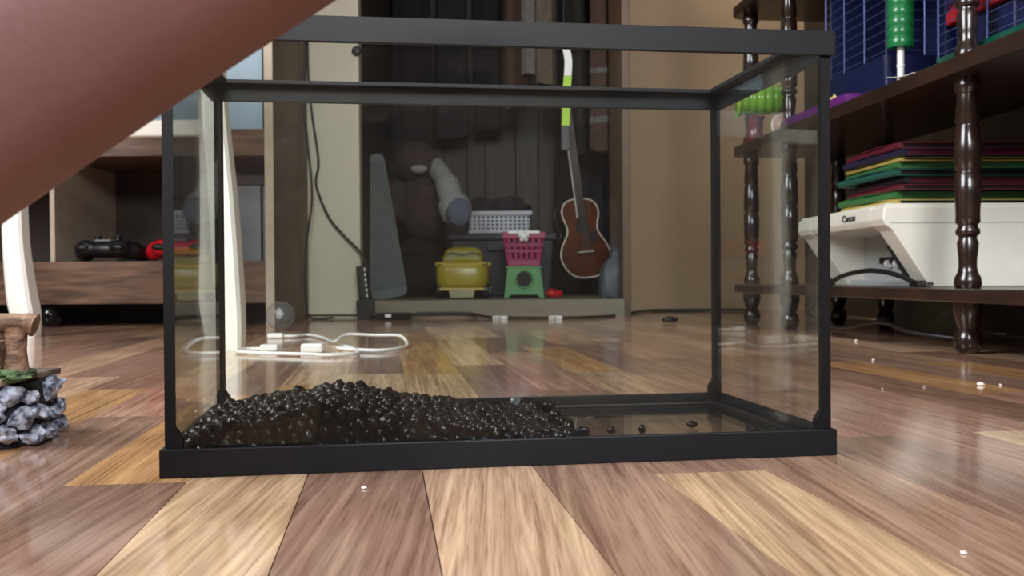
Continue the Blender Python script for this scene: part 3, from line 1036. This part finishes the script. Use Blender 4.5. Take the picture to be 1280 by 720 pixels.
for sx in (-1, 1):
    for yy in (.0, .12):
        wv = MB().lathe([(.001, -.012), (.020, -.012), (.026, -.008), (.026, .008), (.020, .012), (.001, .012)], 20).build('wheel', 'black_plastic', car, loc=(sx * .068, yy, .026), rot=(0, R(90), 0))
        MB().lathe([(.001, 0), (.012, 0), (.012, .003), (.001, .004)], 14).build('hub_cap', 'grey_plastic', wv, loc=(0, 0, sx * .011))
    MB().ball((sx * .079, .03, .104), (.008, .008, .009), 2).build('mirror', 'yellow_plastic', car)
sb = MB().box((-.03, .148, .15), (.03, .155, .158))

# green toy with a pink basket on it
gt = thing('toy_stand', 'green plastic toy stand with a round hole under the pink basket', 'toy', (.037, 3.03, CF))
oo = [(-.062, 0), (-.048, 0), (-.040, .010), (.040, .010), (.048, 0), (.062, 0), (.056, .050), (.050, .092), (-.050, .092), (-.056, .050)]
m = MB().prism(oo, 'y', -.04, .06)
m.build('body', 'green_plastic', gt, bevel=.003)
m = MB().tube([(.026 * math.cos(a), -.041, .058 + .026 * math.sin(a)) for a in [2 * math.pi * j / 28 for j in range(29)]], .0035, 8)
m.build('hole_ring', 'green_plastic', gt)
MB().lathe([(.001, 0), (.025, 0), (.025, .003), (.001, .003)], 24).build('hole', 'gap', gt, loc=(0, -.0395, .058), rot=(R(90), 0, 0))
MB().box((-.056, -.036, .092), (.056, .056, .098)).build('top_plate', 'green_plastic', gt, bevel=.002)
rt = tag(fuse(MB().ball((0, 0, .012), (.020, .02, .014), 2, .4, 3).ball((.018, .004, .010), (.016, .016, .012), 2, .4, 5), 'red_cloth', 'red_plastic', .003, None, 3, (.122, 3.01, CF + .002)), 'crumpled red cloth on the closet floor beside the green toy', 'cloth')
pk = thing('pink_basket', 'pink slatted plastic basket with a white flower on the green toy', 'basket', (.037, 3.04, CF + .098))
m = MB()
ring(m, (-.066, -.05), (.066, .05), .083, .104, .008)
m.build('rim', 'pink_plastic', pk, bevel=.003)
m = MB().box((-.050, -.034, 0), (.050, .034, .022))
m.build('base', 'pink_plastic', pk, bevel=.003)
for q in (.046, .064):
    k = .050 + .012 * (q - .02) / .065
    m = MB()
    ring(m, (-k, -k * .72), (k, k * .72), q - .004, q + .004, .004)
    m.build('band', 'pink_plastic', pk, bevel=.001)
for (side, n_) in (('f', 6), ('b', 6), ('l', 4), ('r', 4)):
    for i in range(n_):
        s = -1 + 2 * (i + .5) / n_
        if side in 'fb':
            y_ = -1 if side == 'f' else 1
            p0, p1 = (s * .047, y_ * .032, .015), (s * .058, y_ * .045, .088)
        else:
            x_ = -1 if side == 'l' else 1
            p0, p1 = (x_ * .047, s * .030, .015), (x_ * .059, s * .042, .088)
        MB().tube([p0, p1], .0058, 6, .6).build('slat', 'pink_plastic', pk)
MB().box((-.048, -.0545, .098), (.048, -.040, .107)).build('rim_strip', 'white_plastic', pk, bevel=.002)
fl_ = MB().ball((0, -.056, .090), (.010, .004, .010), 2).build('flower', 'white_plastic', pk)
for k in range(5):
    a = R(90 + 72 * k)
    MB().ball((.011 * math.cos(a), -.054, .090 + .011 * math.sin(a)), (.0065, .003, .0065), 2).build('petal', 'white_plastic', fl_)

# small sunburst guitar
gu = thing('acoustic_guitar', 'small sunburst acoustic guitar leaning in the right closet corner', 'guitar', (.255, 3.28, CF + .062), rot=(R(-7), R(-5), R(18)))
half = [(0, 0), (.030, .002), (.060, .016), (.082, .046), (.088, .078), (.080, .108), (.063, .136), (.054, .156), (.056, .180), (.064, .206), (.064, .232), (.050, .254), (.026, .264), (0, .266)]
hs = spline([(a, b, 0) for a, b in half], 4)
outl = [(a, b) for a, b, _ in hs] + [(-a, b) for a, b, _ in reversed(hs[1:-1])]
MB().prism(outl, 'y', 0, .065).build('body', 'guitar_dark', gu, smooth=50)
MB().prism([(a * .985, .133 + (b - .133) * .985) for a, b in outl], 'y', -.003, .001).build('soundboard', 'guitar_top', gu, smooth=50)
MB().tube([(a, -.002, b) for a, b in outl] + [(outl[0][0], -.002, outl[0][1])], .0024, 6).build('binding', 'ivory', gu)
MB().tube([(a, .065, b) for a, b in outl] + [(outl[0][0], .065, outl[0][1])], .0018, 6).build('binding', 'guitar_dark', gu)
MB().lathe([(.001, 0), (.024, 0), (.024, .0012), (.001, .0012)], 24).build('sound_hole', 'gap', gu, loc=(0, -.0030, .170), rot=(R(90), 0, 0))
MB().prism([(.018, .150), (.045, .160), (.052, .118), (.022, .108)], 'y', -.0048, -.003).build('pickguard', 'gap', gu)
MB().box((-.034, -.009, .078), (.034, -.003, .088)).build('bridge', 'guitar_dark', gu, bevel=.0015)
MB().box((-.026, -.0105, .084), (.026, -.009, .087)).build('saddle', 'ivory', gu)
MB().box((-.016, -.012, .195), (.016, .006, .56)).build('neck', 'guitar_dark', gu, bevel=.003)
MB().tube([(-.0165, -.011, .20), (-.0165, -.011, .56)], .0014, 6).build('fingerboard_edge', 'ivory', gu)
hd = MB().prism([(-.016, .56), (.016, .56), (.026, .585), (.024, .66), (-.024, .66), (-.026, .585)], 'y', -.004, .010).build('headstock', 'guitar_dark', gu, bevel=.002)
for k in range(3):
    for s in (-1, 1):
        MB().lathe([(.001, 0), (.004, 0), (.004, .006), (.001, .006)], 10).build('tuner', 'steel', hd, loc=(s * .031, .003, .60 + k * .022), rot=(R(90), 0, 0))
for k in range(6):
    MB().tube([(-.0115 + k * .0046, -.0135, .086), (-.0115 + k * .0046, -.0135, .575)], .0005, 4).build('string', 'steel', gu)
# pale bag at the right
pb = thing('plastic_bag', 'pale grey-blue plastic bag at the right end of the closet floor', 'bag', (.300, 3.00, CF))
m = MB().loft([[(k * .038 * math.copysign(abs(math.cos(a)) ** .6, math.cos(a)) * (1 + .12 * math.sin(5 * a + z * 60)) + sh, k * .05 * math.copysign(abs(math.sin(a)) ** .6, math.sin(a)) * (1 + .1 * math.cos(4 * a + z * 40)), z) for a in [2 * math.pi * j / 30 for j in range(30)]]
              for k, z, sh in ((.8, 0, 0), (.92, .012, 0), (.9, .05, 0), (.82, .085, .002), (.6, .11, .008), (.30, .128, .014), (.22, .138, .016), (.42, .155, .018))])
m.build('body', 'bag_grey', pb, smooth=60)
m = MB().tube([(.0152 + .010 * math.cos(a), .0 + .013 * math.sin(a), .134) for a in [2 * math.pi * j / 16 for j in range(17)]], .0025, 6)
m.build('tie', 'grey_plastic', pb)


# hanging clothes
def garment(label, x, y, w, z0, z1, m_, folds, depth=.03, seed=0, rz=0, sleeve=None, stripes=None):
    t = thing('hanging_garment', label, 'clothes', (x, y, z0), rz, 'clothes hanging in the closet')
    n, rows_ = 64, 10
    rings = []
    for i in range(rows_ + 1):
        q = i / rows_
        k = 1 - .12 * q
        rr = []
        for j in range(n):
            a = 2 * math.pi * j / n
            f = 1 + .30 * (1 - .4 * q) * math.sin(folds * a + seed + q * 1.1) + .10 * math.sin(2.3 * folds * a + seed * 3 + 2 * q)
            rr.append((k * w / 2 * math.copysign(abs(math.cos(a)) ** .7, math.cos(a)) * (1 + .05 * math.sin(seed + 4 * q)), depth * f * math.sin(a), (z1 - z0) * q + .008 * math.sin(2 * a + seed) * (1 - q)))
        rings.append(rr)
    MB().loft(rings).build('cloth', m_, t, smooth=80)
    if sleeve:
        sx, zt, zb, r = sleeve
        MB().tube(spline([(sx * .6, -.01, zt), (sx, -depth, (zt + zb) / 2), (sx * 1.03, -depth - .01, zb)], 5), [r] * 5 + [r * .95] * 5 + [r * .8], 12).build('sleeve', m_, t)
    if stripes:
        for (zs, hh, mm) in stripes:
            MB().loft([[(a * 1.03, b * 1.06 - .001, zs + s) for (a, b, c) in rings[max(0, min(rows_, int(zs / (z1 - z0) * rows_)))]] for s in (0, hh)]).build('stripe', mm, t, smooth=80)
    hk = MB().tube([(0, 0, z1 - z0 - .01), (0, 0, 1.62 - z0), (.02, 0, 1.655 - z0), (.02, .0, 1.672 - z0), (.0, 0, 1.69 - z0)], .0025, 6)
    hk.build('hanger_hook', 'steel', t)
    return t


garment('long black coat hanging at the left end of the closet', -.355, 3.55, .15, .42, 1.5, 'black_cloth', 4, .035, 1)
garment('dark jacket hanging second from the left in the closet', -.212, 3.57, .125, .62, 1.5, 'dark_cloth', 3, .035, 2)
garment('black trousers hanging between the dark jacket and the brown shirt', -.085, 3.58, .11, .64, 1.5, 'black_cloth', 3, .03, 4)
garment('long black cloth added for the darkness behind the guitar in the closet', .245, 3.60, .19, .16, 1.5, 'black_cloth', 5, .035, 9)  # added black cloth, darkens the closet depth behind the guitar
garment('brown shirt hanging behind the grey knit top', .015, 3.42, .075, .70, 1.5, 'brown_cloth', 4, .025, 3, sleeve=(.035, .35, .01, .018))
garment('speckled grey knit top hanging in the middle of the closet', .062, 3.26, .055, .775, 1.5, 'grey_cloth', 4, .022, 5)
garment('short beige jacket hanging next to the lime strap', .118, 3.25, .070, .742, 1.5, 'beige_cloth', 4, .026, 6)
garment('dark olive coat hanging right of the lime strap', .215, 3.40, .085, .54, 1.5, 'olive_cloth', 5, .03, 7)
garment('brown striped shirt hanging at the right end of the closet', .298, 3.28, .072, .535, 1.5, 'brown_cloth', 5, .028, 8, stripes=((.085, .022, 'grey_cloth'), (.25, .016, 'grey_cloth')))
rod = thing('closet_rod', 'steel hanging rod across the top of the closet', 'rod', (-.045, 3.42, 1.68))
MB().tube([(-.388, 0, 0), (.388, 0, 0)], .010, 14).build('tube', 'steel', rod)
for y_ in (-.15, .15):
    MB().tube([(-.388, y_, 0), (.388, y_, 0)], .008, 12).build('tube', 'steel', rod)
for s in (-1, 1):
    MB().box((s * .388 - .003, -.18, -.02), (s * .388 + .003, .18, .02)).build('flange', 'steel', rod)
st_ = thing('lime_strap', 'lime green and white strap hanging among the closet clothes', 'strap', (.178, 3.18, .55))
m = MB()


def ribbon(mb, pts, w, th):
    rings = []
    for (a, b, c) in pts:
        rings.append([(a - w / 2, b - th, c), (a + w / 2, b - th, c), (a + w / 2, b + th, c), (a - w / 2, b + th, c)])
    mb.loft(rings)


ribbon(m, spline([(-.002, 0, .045), (.0, 0, .11), (.003, 0, .17), (.006, 0, .210)]), .026, .004)
m.build('green_band', 'lime', st_, bevel=.001)
m = MB()
ribbon(m, spline([(.006, 0, .210), (.008, 0, .26), (.0, 0, .298), (-.012, .004, .312)]), .024, .005)
m.build('white_end', 'white_plastic', st_, bevel=.001)
MB().tube(spline([(-.012, .004, .308), (-.006, .01, .40), (0, .05, .9), (0, .09, 1.138)]), .002, 6).build('cord', 'black_plastic', st_)
MB().box((-.016, -.008, -.03), (.012, .008, .050)).build('clip', 'black_plastic', st_, bevel=.003)

# ================================================================== TURNED-POST SHELF
SH = (.655, 1.418, 0)
SR = R(5.57)
sh = thing('spindle_shelf', 'dark wooden shelf unit with turned spindle posts along the right wall', 'shelf', SH, SR)


def rrect(x0, y0, x1, y1, r, n=5):
    o = []
    for cx, cy, a0 in ((x1 - r, y0 + r, -90), (x1 - r, y1 - r, 0), (x0 + r, y1 - r, 90), (x0 + r, y0 + r, 180)):
        for k in range(n + 1):
            a = R(a0 + 90 * k / n)
            o.append((cx + r * math.cos(a), cy + r * math.sin(a)))
    return o


Z = [(.0745, .094), (.397, .420), (.727, .750), (1.05, 1.073)]
for (a, b) in Z:
    MB().prism(rrect(-.036, -.30, .245, .965, .035), 'z', a, b).build('shelf_board', 'shelf_wood', sh, bevel=.004, seg=3)


def spindle(h):
    p = [(.017, 0), (.019, .02), (.018, .05), (.014, .075), (.0125, .10), (.0125, .13), (.0150, .215), (.0125, .235), (.0125, .245), (.0165, .255), (.0168, .275), (.0135, .292), (.0135, .298),
         (.0172, .312), (.0168, .345), (.0178, .45), (.0178, .535), (.0150, .548), (.0150, .556), (.0180, .568), (.0178, .66), (.0165, .755), (.0145, .768), (.0145, .776), (.0168, .79), (.0145, .915), (.0145, .925), (.0178, .938), (.0185, .965), (.0165, .985), (.0165, 1)]
    return [(r, z * h) for r, z in p]


posts = [(0, 0), (0, .678), (0, .916), (.212, 0), (.212, .678), (.212, .916)]
spm = {}
for (a, b) in ((Z[0][1], Z[1][0]), (Z[1][1], Z[2][0]), (Z[2][1], Z[3][0])):
    key = round(b - a, 4)
    me = MB().lathe(spindle(b - a), 20).mesh('spindle', 'spindle_wood', smooth=50)
    for (px_, py_) in posts:
        link('spindle', me, sh, (px_, py_, a))
fm = MB().lathe([(.012, 0), (.018, .006), (.020, .018), (.017, .03), (.013, .036), (.016, .045), (.020, .06), (.020, .0745)], 20).mesh('foot', 'spindle_wood', smooth=50)
for (px_, py_) in posts:
    link('foot', fm, sh, (px_, py_, 0))
# brown board standing behind the feet under the lowest shelf
ub = thing('brown_board', 'brown board standing under the lowest shelf', 'board', (.76, 1.78, 0), SR)
MB().box((-.008, -.13, 0), (.008, .13, .0735)).build('panel', 'shelf_wood', ub, bevel=.002)
MB().box((-.012, -.134, .0), (.012, -.126, .0735)).build('edge', 'tan_trim', ub, bevel=.001)


def shelfpt(x, y, z):
    c, s = math.cos(SR), math.sin(SR)
    return (SH[0] + x * c - y * s, SH[1] + x * s + y * c, z)


# ------------------------------------------------------------------ printer
PR = (.585, 1.555, Z[0][1])
pr = thing('inkjet_printer', 'white inkjet printer on the lowest shelf behind the turned post', 'printer', PR, R(1.5))
LP, HP, DP = .425, .130, .29          # width along y, height, depth along x
cheek = [(.002, .128), (.0, .108), (.004, .099), (.016, .090), (.076, .0), (DP, .0), (DP, .128)]
for y0_, y1_ in ((.0, .055), (LP - .075, LP)):
    MB().prism(cheek, 'y', y0_, y1_).build('side_cheek', 'printer_white', pr, bevel=.003, seg=3)
MB().prism([(.002, .129), (.0, .108), (.006, .098), (.09, .092), (DP - .01, .092), (DP - .01, .129)], 'y', .054, LP - .074).build('control_panel', 'printer_white', pr, bevel=.003, seg=3)
MB().prism([(.105, .0), (.105, .093), (DP - .01, .093), (DP - .01, .0)], 'y', .054, LP - .074).build('output_bay', 'printer_grey', pr, bevel=.001)
tray = MB().box((.078, .056, .0), (.108, LP - .076, .010)).build('paper_tray', 'printer_grey', pr, bevel=.002)
MB().box((.098, .06, .040), (.106, .26, .052)).build('roller_slot', 'gap', pr, bevel=.001)
for k in range(5):
    MB().lathe([(.001, 0), (.007, 0), (.007, .012), (.001, .012)], 12).build('roller', 'white_plastic', pr, loc=(.100, .075 + k * .038, .040), rot=(R(90), 0, 0))
MB().prism([(.060, .010), (.070, .010), (.034, .068), (.026, .068)], 'y', .050, .0535).build('paper_stop', 'black_plastic', pr)
MB().box((.006, .004, .127), (DP - .004, LP - .004, .133)).build('scanner_lid', 'printer_white', pr, bevel=.0025, seg=3)
MB().box((.012, -.0006, .1015), (DP - .01, .0006, .1027)).build('lid_seam', 'printer_grey', pr)
tx = bpy.data.curves.new('printed_logo', 'FONT')
tx.body = 'Canon'
tx.size, tx.extrude, tx.offset = .0165, .0003, .0003
tx.space_character = .92
to = bpy.data.objects.new('printed_logo_src', tx)
COL.objects.link(to)
tme = bpy.data.meshes.new_from_object(to.evaluated_get(bpy.context.evaluated_depsgraph_get()))
bpy.data.objects.remove(to)
tme.materials.clear()
tme.materials.append(MATS['ink'])
lo = link('printed_logo', tme, pr, (-.0004, .178, .1120), (R(90), 0, R(-90)))
lo.scale = (1.5, 1, 1)
lo['label'] = 'dark grey maker name on the front lip'

# folders stacked on the printer
pz = PR[2] + .1335
specs = [('folder_yellow', .010, 'pale yellow board folder at the bottom of the stack on the printer', 0, 0), ('folder_green', .012, 'green folder second from the bottom on the printer', .004, .006), ('folder_red', .009, 'dark red folder between the two green folders on the printer', .002, -.012),
         ('folder_black', .011, 'black folder in the middle of the stack on the printer', .012, -.010), ('folder_teal', .011, 'teal green folder above the black folder on the printer', .000, .0), ('folder_green', .010, 'upper green folder in the stack on the printer', .004, .004), ('folder_yellow', .006, 'thin tan folder third from the top of the stack', .006, -.006),
         ('folder_navy', .011, 'navy folder second from the top of the stack', .004, -.02), ('folder_red', .010, 'dark red folder on top of the stack on the printer', .0, -.012)]
z = pz
for i, (m_, th, lab, dx, dy) in enumerate(specs):
    f = thing('document_folder', lab, 'folder', (.632 + dx, 1.615 + dy, z), R(3 + 2 * math.sin(i * 2.1)), 'folders stacked on the printer')
    lx, ly = .27, .235
    # covers bow slightly; spine faces the room
    def cover(zb, bow):
        mb = MB()
        n = 8
        tops, bots = [], []
        rings = []
        for k in range(n + 1):
            q = k / n
            zz = zb + bow * math.sin(math.pi * q)
            rings.append([(0, ly * q, zz), (lx, ly * q, zz), (lx, ly * q, zz + .0016), (0, ly * q, zz + .0016)])
        return mb.loft(rings)
    cover(.0, .004).build('back_cover', m_, f, smooth=30)
    cover(th - .0016, .004).build('front_cover', m_, f, smooth=30)
    MB().loft([[(.004, ly * (.02 + .95 * q), .0017 + .004 * math.sin(math.pi * (.02 + .95 * q))), (lx - .01, ly * (.02 + .95 * q), .0017 + .004 * math.sin(math.pi * (.02 + .95 * q))), (lx - .01, ly * (.02 + .95 * q), th - .0018 + .004 * math.sin(math.pi * (.02 + .95 * q))), (.004, ly * (.02 + .95 * q), th - .0018 + .004 * math.sin(math.pi * (.02 + .95 * q)))] for q in (0, .2, .4, .6, .8, 1)]).build('pages', ('folder_black', 'folder_green', 'folder_black', 'folder_red')[i % 4], f)
    MB().tube([(.001, .002, th / 2), (.001, ly - .002, th / 2)], th / 2, 8).build('spine', m_, f)
    z += th + .0012 + (.002 if i in (3,) else 0)

# usb cable in front of the printer
uc = thing('usb_cable', 'black cable with a silver plug lying before the printer on the lowest shelf', 'cable', shelfpt(.02, .13, Z[0][1]), SR)
m = MB().tube(spline([(-.06, .36, -.055), (-.062, .32, -.03), (-.055, .24, .012), (-.045, .16, .026), (-.038, .10, .026), (-.03, .05, .018), (-.025, .015, .008)], 7), .0042, 8)
m.build('cord', 'black_plastic', uc, smooth=60)
m = MB().tube(spline([(-.060, .36, -.055), (-.045, .25, -.075), (-.03, .12, -.060), (-.02, .03, -.072), (.03, -.05, -.080)], 7), .0036, 8)
m.v = [(a, b, max(c, -.088)) for a, b, c in m.v]
m.build('cord', 'black_plastic', uc, smooth=60)
MB().box((-.033, -.012, .001), (-.017, .016, .011)).build('plug_body', 'black_plastic', uc, bevel=.002)
pg_ = MB().box((-.031, -.034, .003), (-.019, -.012, .0085)).build('plug', 'steel', uc, bevel=.0006)
for k in (0, 1):
    MB().box((-.0285 + k * .0055, -.029, .0084), (-.0255 + k * .0055, -.024, .0088)).build('plug_hole', 'gap', pg_)

# ------------------------------------------------------------------ pet cages and toys on the middle shelf
MZ = Z[1][1]


def cage(label, x0, y0, x1, y1, h, tray_m, tray_h, wire_m, nh, nvv, back=None):
    t = thing('wire_cage', label, 'cage', shelfpt(x0, y0, MZ), SR)
    lx, ly = x1 - x0, y1 - y0
    m = MB().loft([[(a, b, z) for a, b in rrect(d, d, lx - d, ly - d, .012, 3)] for d, z in ((.006, 0), (0, tray_h), (.004, tray_h), (.010, .004))], caps=True)
    m.build('base_tray', tray_m, t, smooth=40)
    for (a, b) in ((.006, .006), (lx - .006, .006), (lx - .006, ly - .006), (.006, ly - .006)):
        MB().tube([(a, b, .004), (a, b, h)], .0020, 8).build('corner_bar', wire_m, t)
    sides = {'room_side': ((.006, .006), (.006, ly - .006)), 'wall_side': ((lx - .006, .006), (lx - .006, ly - .006)), 'near_end': ((.006, .006), (lx - .006, .006)), 'far_end': ((.006, ly - .006), (lx - .006, ly - .006))}
    for nm, (p0, p1) in sides.items():
        m = MB()
        for k in range(nh):
            z = tray_h + (h - tray_h) * (k + .5) / nh
            m.tube([(*p0, z), (*p1, z)], .0008, 5)
        for k in range(1, nvv):
            q = k / nvv
            a, b = p0[0] + (p1[0] - p0[0]) * q, p0[1] + (p1[1] - p0[1]) * q
            m.tube([(a, b, tray_h * .6), (a, b, h)], .0011, 5)
        m.build('wire_side', wire_m, t)
    m = MB()
    ring(m, (0, 0), (lx, ly), h - .004, h, .006)
    m.build('roof_frame', tray_m, t)
    if back:
        MB().box((lx - .016, .01, tray_h), (lx - .011, ly - .01, h - .004)).build('back_board', back, t, bevel=.001)
        MB().box((.012, ly - .016, tray_h), (lx - .018, ly - .011, h - .004)).build('back_board', back, t, bevel=.001)
    return t


cage('small pet cage with green tray and red house on the middle shelf', .022, -.275, .185, .135, .285, 'cage_green', .030, 'cage_wire', 17, 3, 'cage_blue')
cage('blue wire pet cage further back on the middle shelf', .02, .29, .240, .555, .285, 'cage_blue', .075, 'cage_wire', 12, 3, 'cage_blue')
rh = thing('red_pet_house', 'red plastic pet house with green gable inside the nearer cage', 'pet house', shelfpt(.040, .020, MZ + .0045), SR)
MB().prism([(.005, 0), (.09, 0), (.09, .078), (.005, .078)], 'y', -.06, .09).build('walls', 'cage_blue', rh, bevel=.003)
MB().prism([(-.006, .076), (.100, .076), (.100, .092), (.047, .165), (-.006, .092)], 'y', -.075, .10).build('roof', 'cage_red', rh, bevel=.003)
MB().prism([(.010, .096), (.084, .096), (.047, .150)], 'y', .10, .104).build('gable', 'green_plastic', rh)
wj = thing('white_jar', 'white plastic jar standing inside the nearer cage', 'jar', shelfpt(.085, -.215, MZ + .0045), SR)
MB().lathe([(.001, 0), (.032, 0), (.036, .01), (.036, .12), (.028, .14), (.001, .14)], 20).build('body', 'paper', wj)
MB().lathe([(.001, .14), (.030, .14), (.031, .16), (.001, .163)], 20).build('cap', 'white_plastic', wj)
# green ribbed tube on a white stem
gx = shelfpt(.005, .205, MZ)
tb = thing('ribbed_tube', 'green ribbed pet tube upright on a white stem between the cages', 'tube', gx, SR)
prof = []
for k in range(14):
    z = .066 + k * .0165
    prof += [(.0200, z), (.0215, z + .003), (.0215, z + .0125), (.0200, z + .0155)]
m = MB().lathe([(.001, .066)] + prof + [(.001, prof[-1][1])], 20).build('tube', 'tube_green', tb)
MB().lathe([(.008, 0), (.009, .004), (.0055, .008), (.0055, .034), (.0065, .035), (.0065, .038), (.0055, .039), (.0055, .066)], 14).build('stem', 'white_plastic', tb)
# purple tray, paper, yellow tag
pt = thing('purple_tray', 'shallow purple tray at the edge of the middle shelf', 'tray', shelfpt(.005, .34, MZ), SR)
MB().loft([[(a, b, z) for a, b in rrect(d - .035, d - .005, .015 - d, .30 - d, .010, 3)] for d, z in ((.004, 0), (0, .016), (.003, .016), (.006, .003))]).build('body', 'purple', pt, smooth=40)
m = MB()
for q in (0, 1):
    m.tube([(-.030 + q * .040, .02, .0155), (-.030 + q * .040, .27, .0155)], .0025, 8)
m.build('rim_bead', 'purple', pt)
yt = thing('yellow_tag', 'small yellow tag standing in the purple tray', 'tag', shelfpt(-.018, .41, MZ + .0035), SR + R(-20))
MB().prism([(-.013, 0), (.013, 0), (.013, .018), (.004, .019), (0, .026), (-.004, .019), (-.013, .018)], 'y', 0, .003).build('card', 'folder_yellow', yt)
for k in (0, 1):
    MB().box((-.009, -.0005, .006 + k * .005), (.009, .0, .008 + k * .005)).build('print', 'ink', yt)
pp = MB().loft([[(0, b, z + .0006 * s), (.11, b, z * 1.3 + .0006 * s)][::1 if s else -1] for b, z, s in ()]) if False else None
m = MB().loft([[(a, b, .001 + .010 * (q ** 2)), (a + .05, b, .001 + .006 * (q ** 2)), (a + .05, b, .002 + .006 * (q ** 2)), (a, b, .002 + .010 * (q ** 2))] for q in (0, .25, .5, .75, 1) for a, b in ((-.033, .085 * q),)])
o = m.build('paper_sheet', 'paper', None, loc=shelfpt(.0, .092, MZ), rot=(0, 0, SR))
tag(o, 'loose white paper curling on the edge of the middle shelf', 'paper')

# toys at the far end of the middle shelf
g1 = thing('green_tube', 'lime green see-through tube lying at the far end of the middle shelf', 'tube', shelfpt(-.002, .845, MZ + .095), rot=(0, R(90), R(-6)))
pf2 = [(.001, -.055), (.030, -.055), (.036, -.052), (.036, -.046), (.032, -.044)]
for k in range(5):
    pf2 += [(.033, -.040 + k * .018), (.0335, -.030 + k * .018), (.031, -.026 + k * .018)]
pf2 += [(.030, .055), (.001, .055)]
MB().lathe(pf2, 24).build('tube', 'tube_lime', g1)
MB().tube([(.0365 * math.cos(a), .0365 * math.sin(a), -.052) for a in [2 * math.pi * j / 32 for j in range(33)]], .0022, 8).build('end_ring', 'lime', g1)
r1 = thing('red_tube', 'dark red see-through cup standing under the green tube', 'cup', shelfpt(-.012, .858, MZ), SR)
MB().lathe([(.001, 0), (.020, 0), (.022, .004), (.018, .010), (.019, .050), (.022, .054), (.022, .059), (.001, .059)], 20).build('body', 'tube_red', r1)
MB().tube([(.0222 * math.cos(a), .0222 * math.sin(a), .056) for a in [2 * math.pi * j / 24 for j in range(25)]], .0015, 6).build('lip', 'tube_red', r1)
b1 = thing('pink_ball', 'pale pink plastic ball with a white ring at the far end of the shelf', 'ball', shelfpt(.030, .790, MZ), SR)
MB().ball((0, 0, .027), .027, 3).build('ball', 'pink_ball', b1, smooth=180)
MB().tube([(.0272 * math.cos(a), -.003 + .006 * math.sin(a), .027 + .0272 * math.sin(a)) for a in [2 * math.pi * j / 32 for j in range(33)]], .0018, 6).build('ring', 'white_plastic', b1)
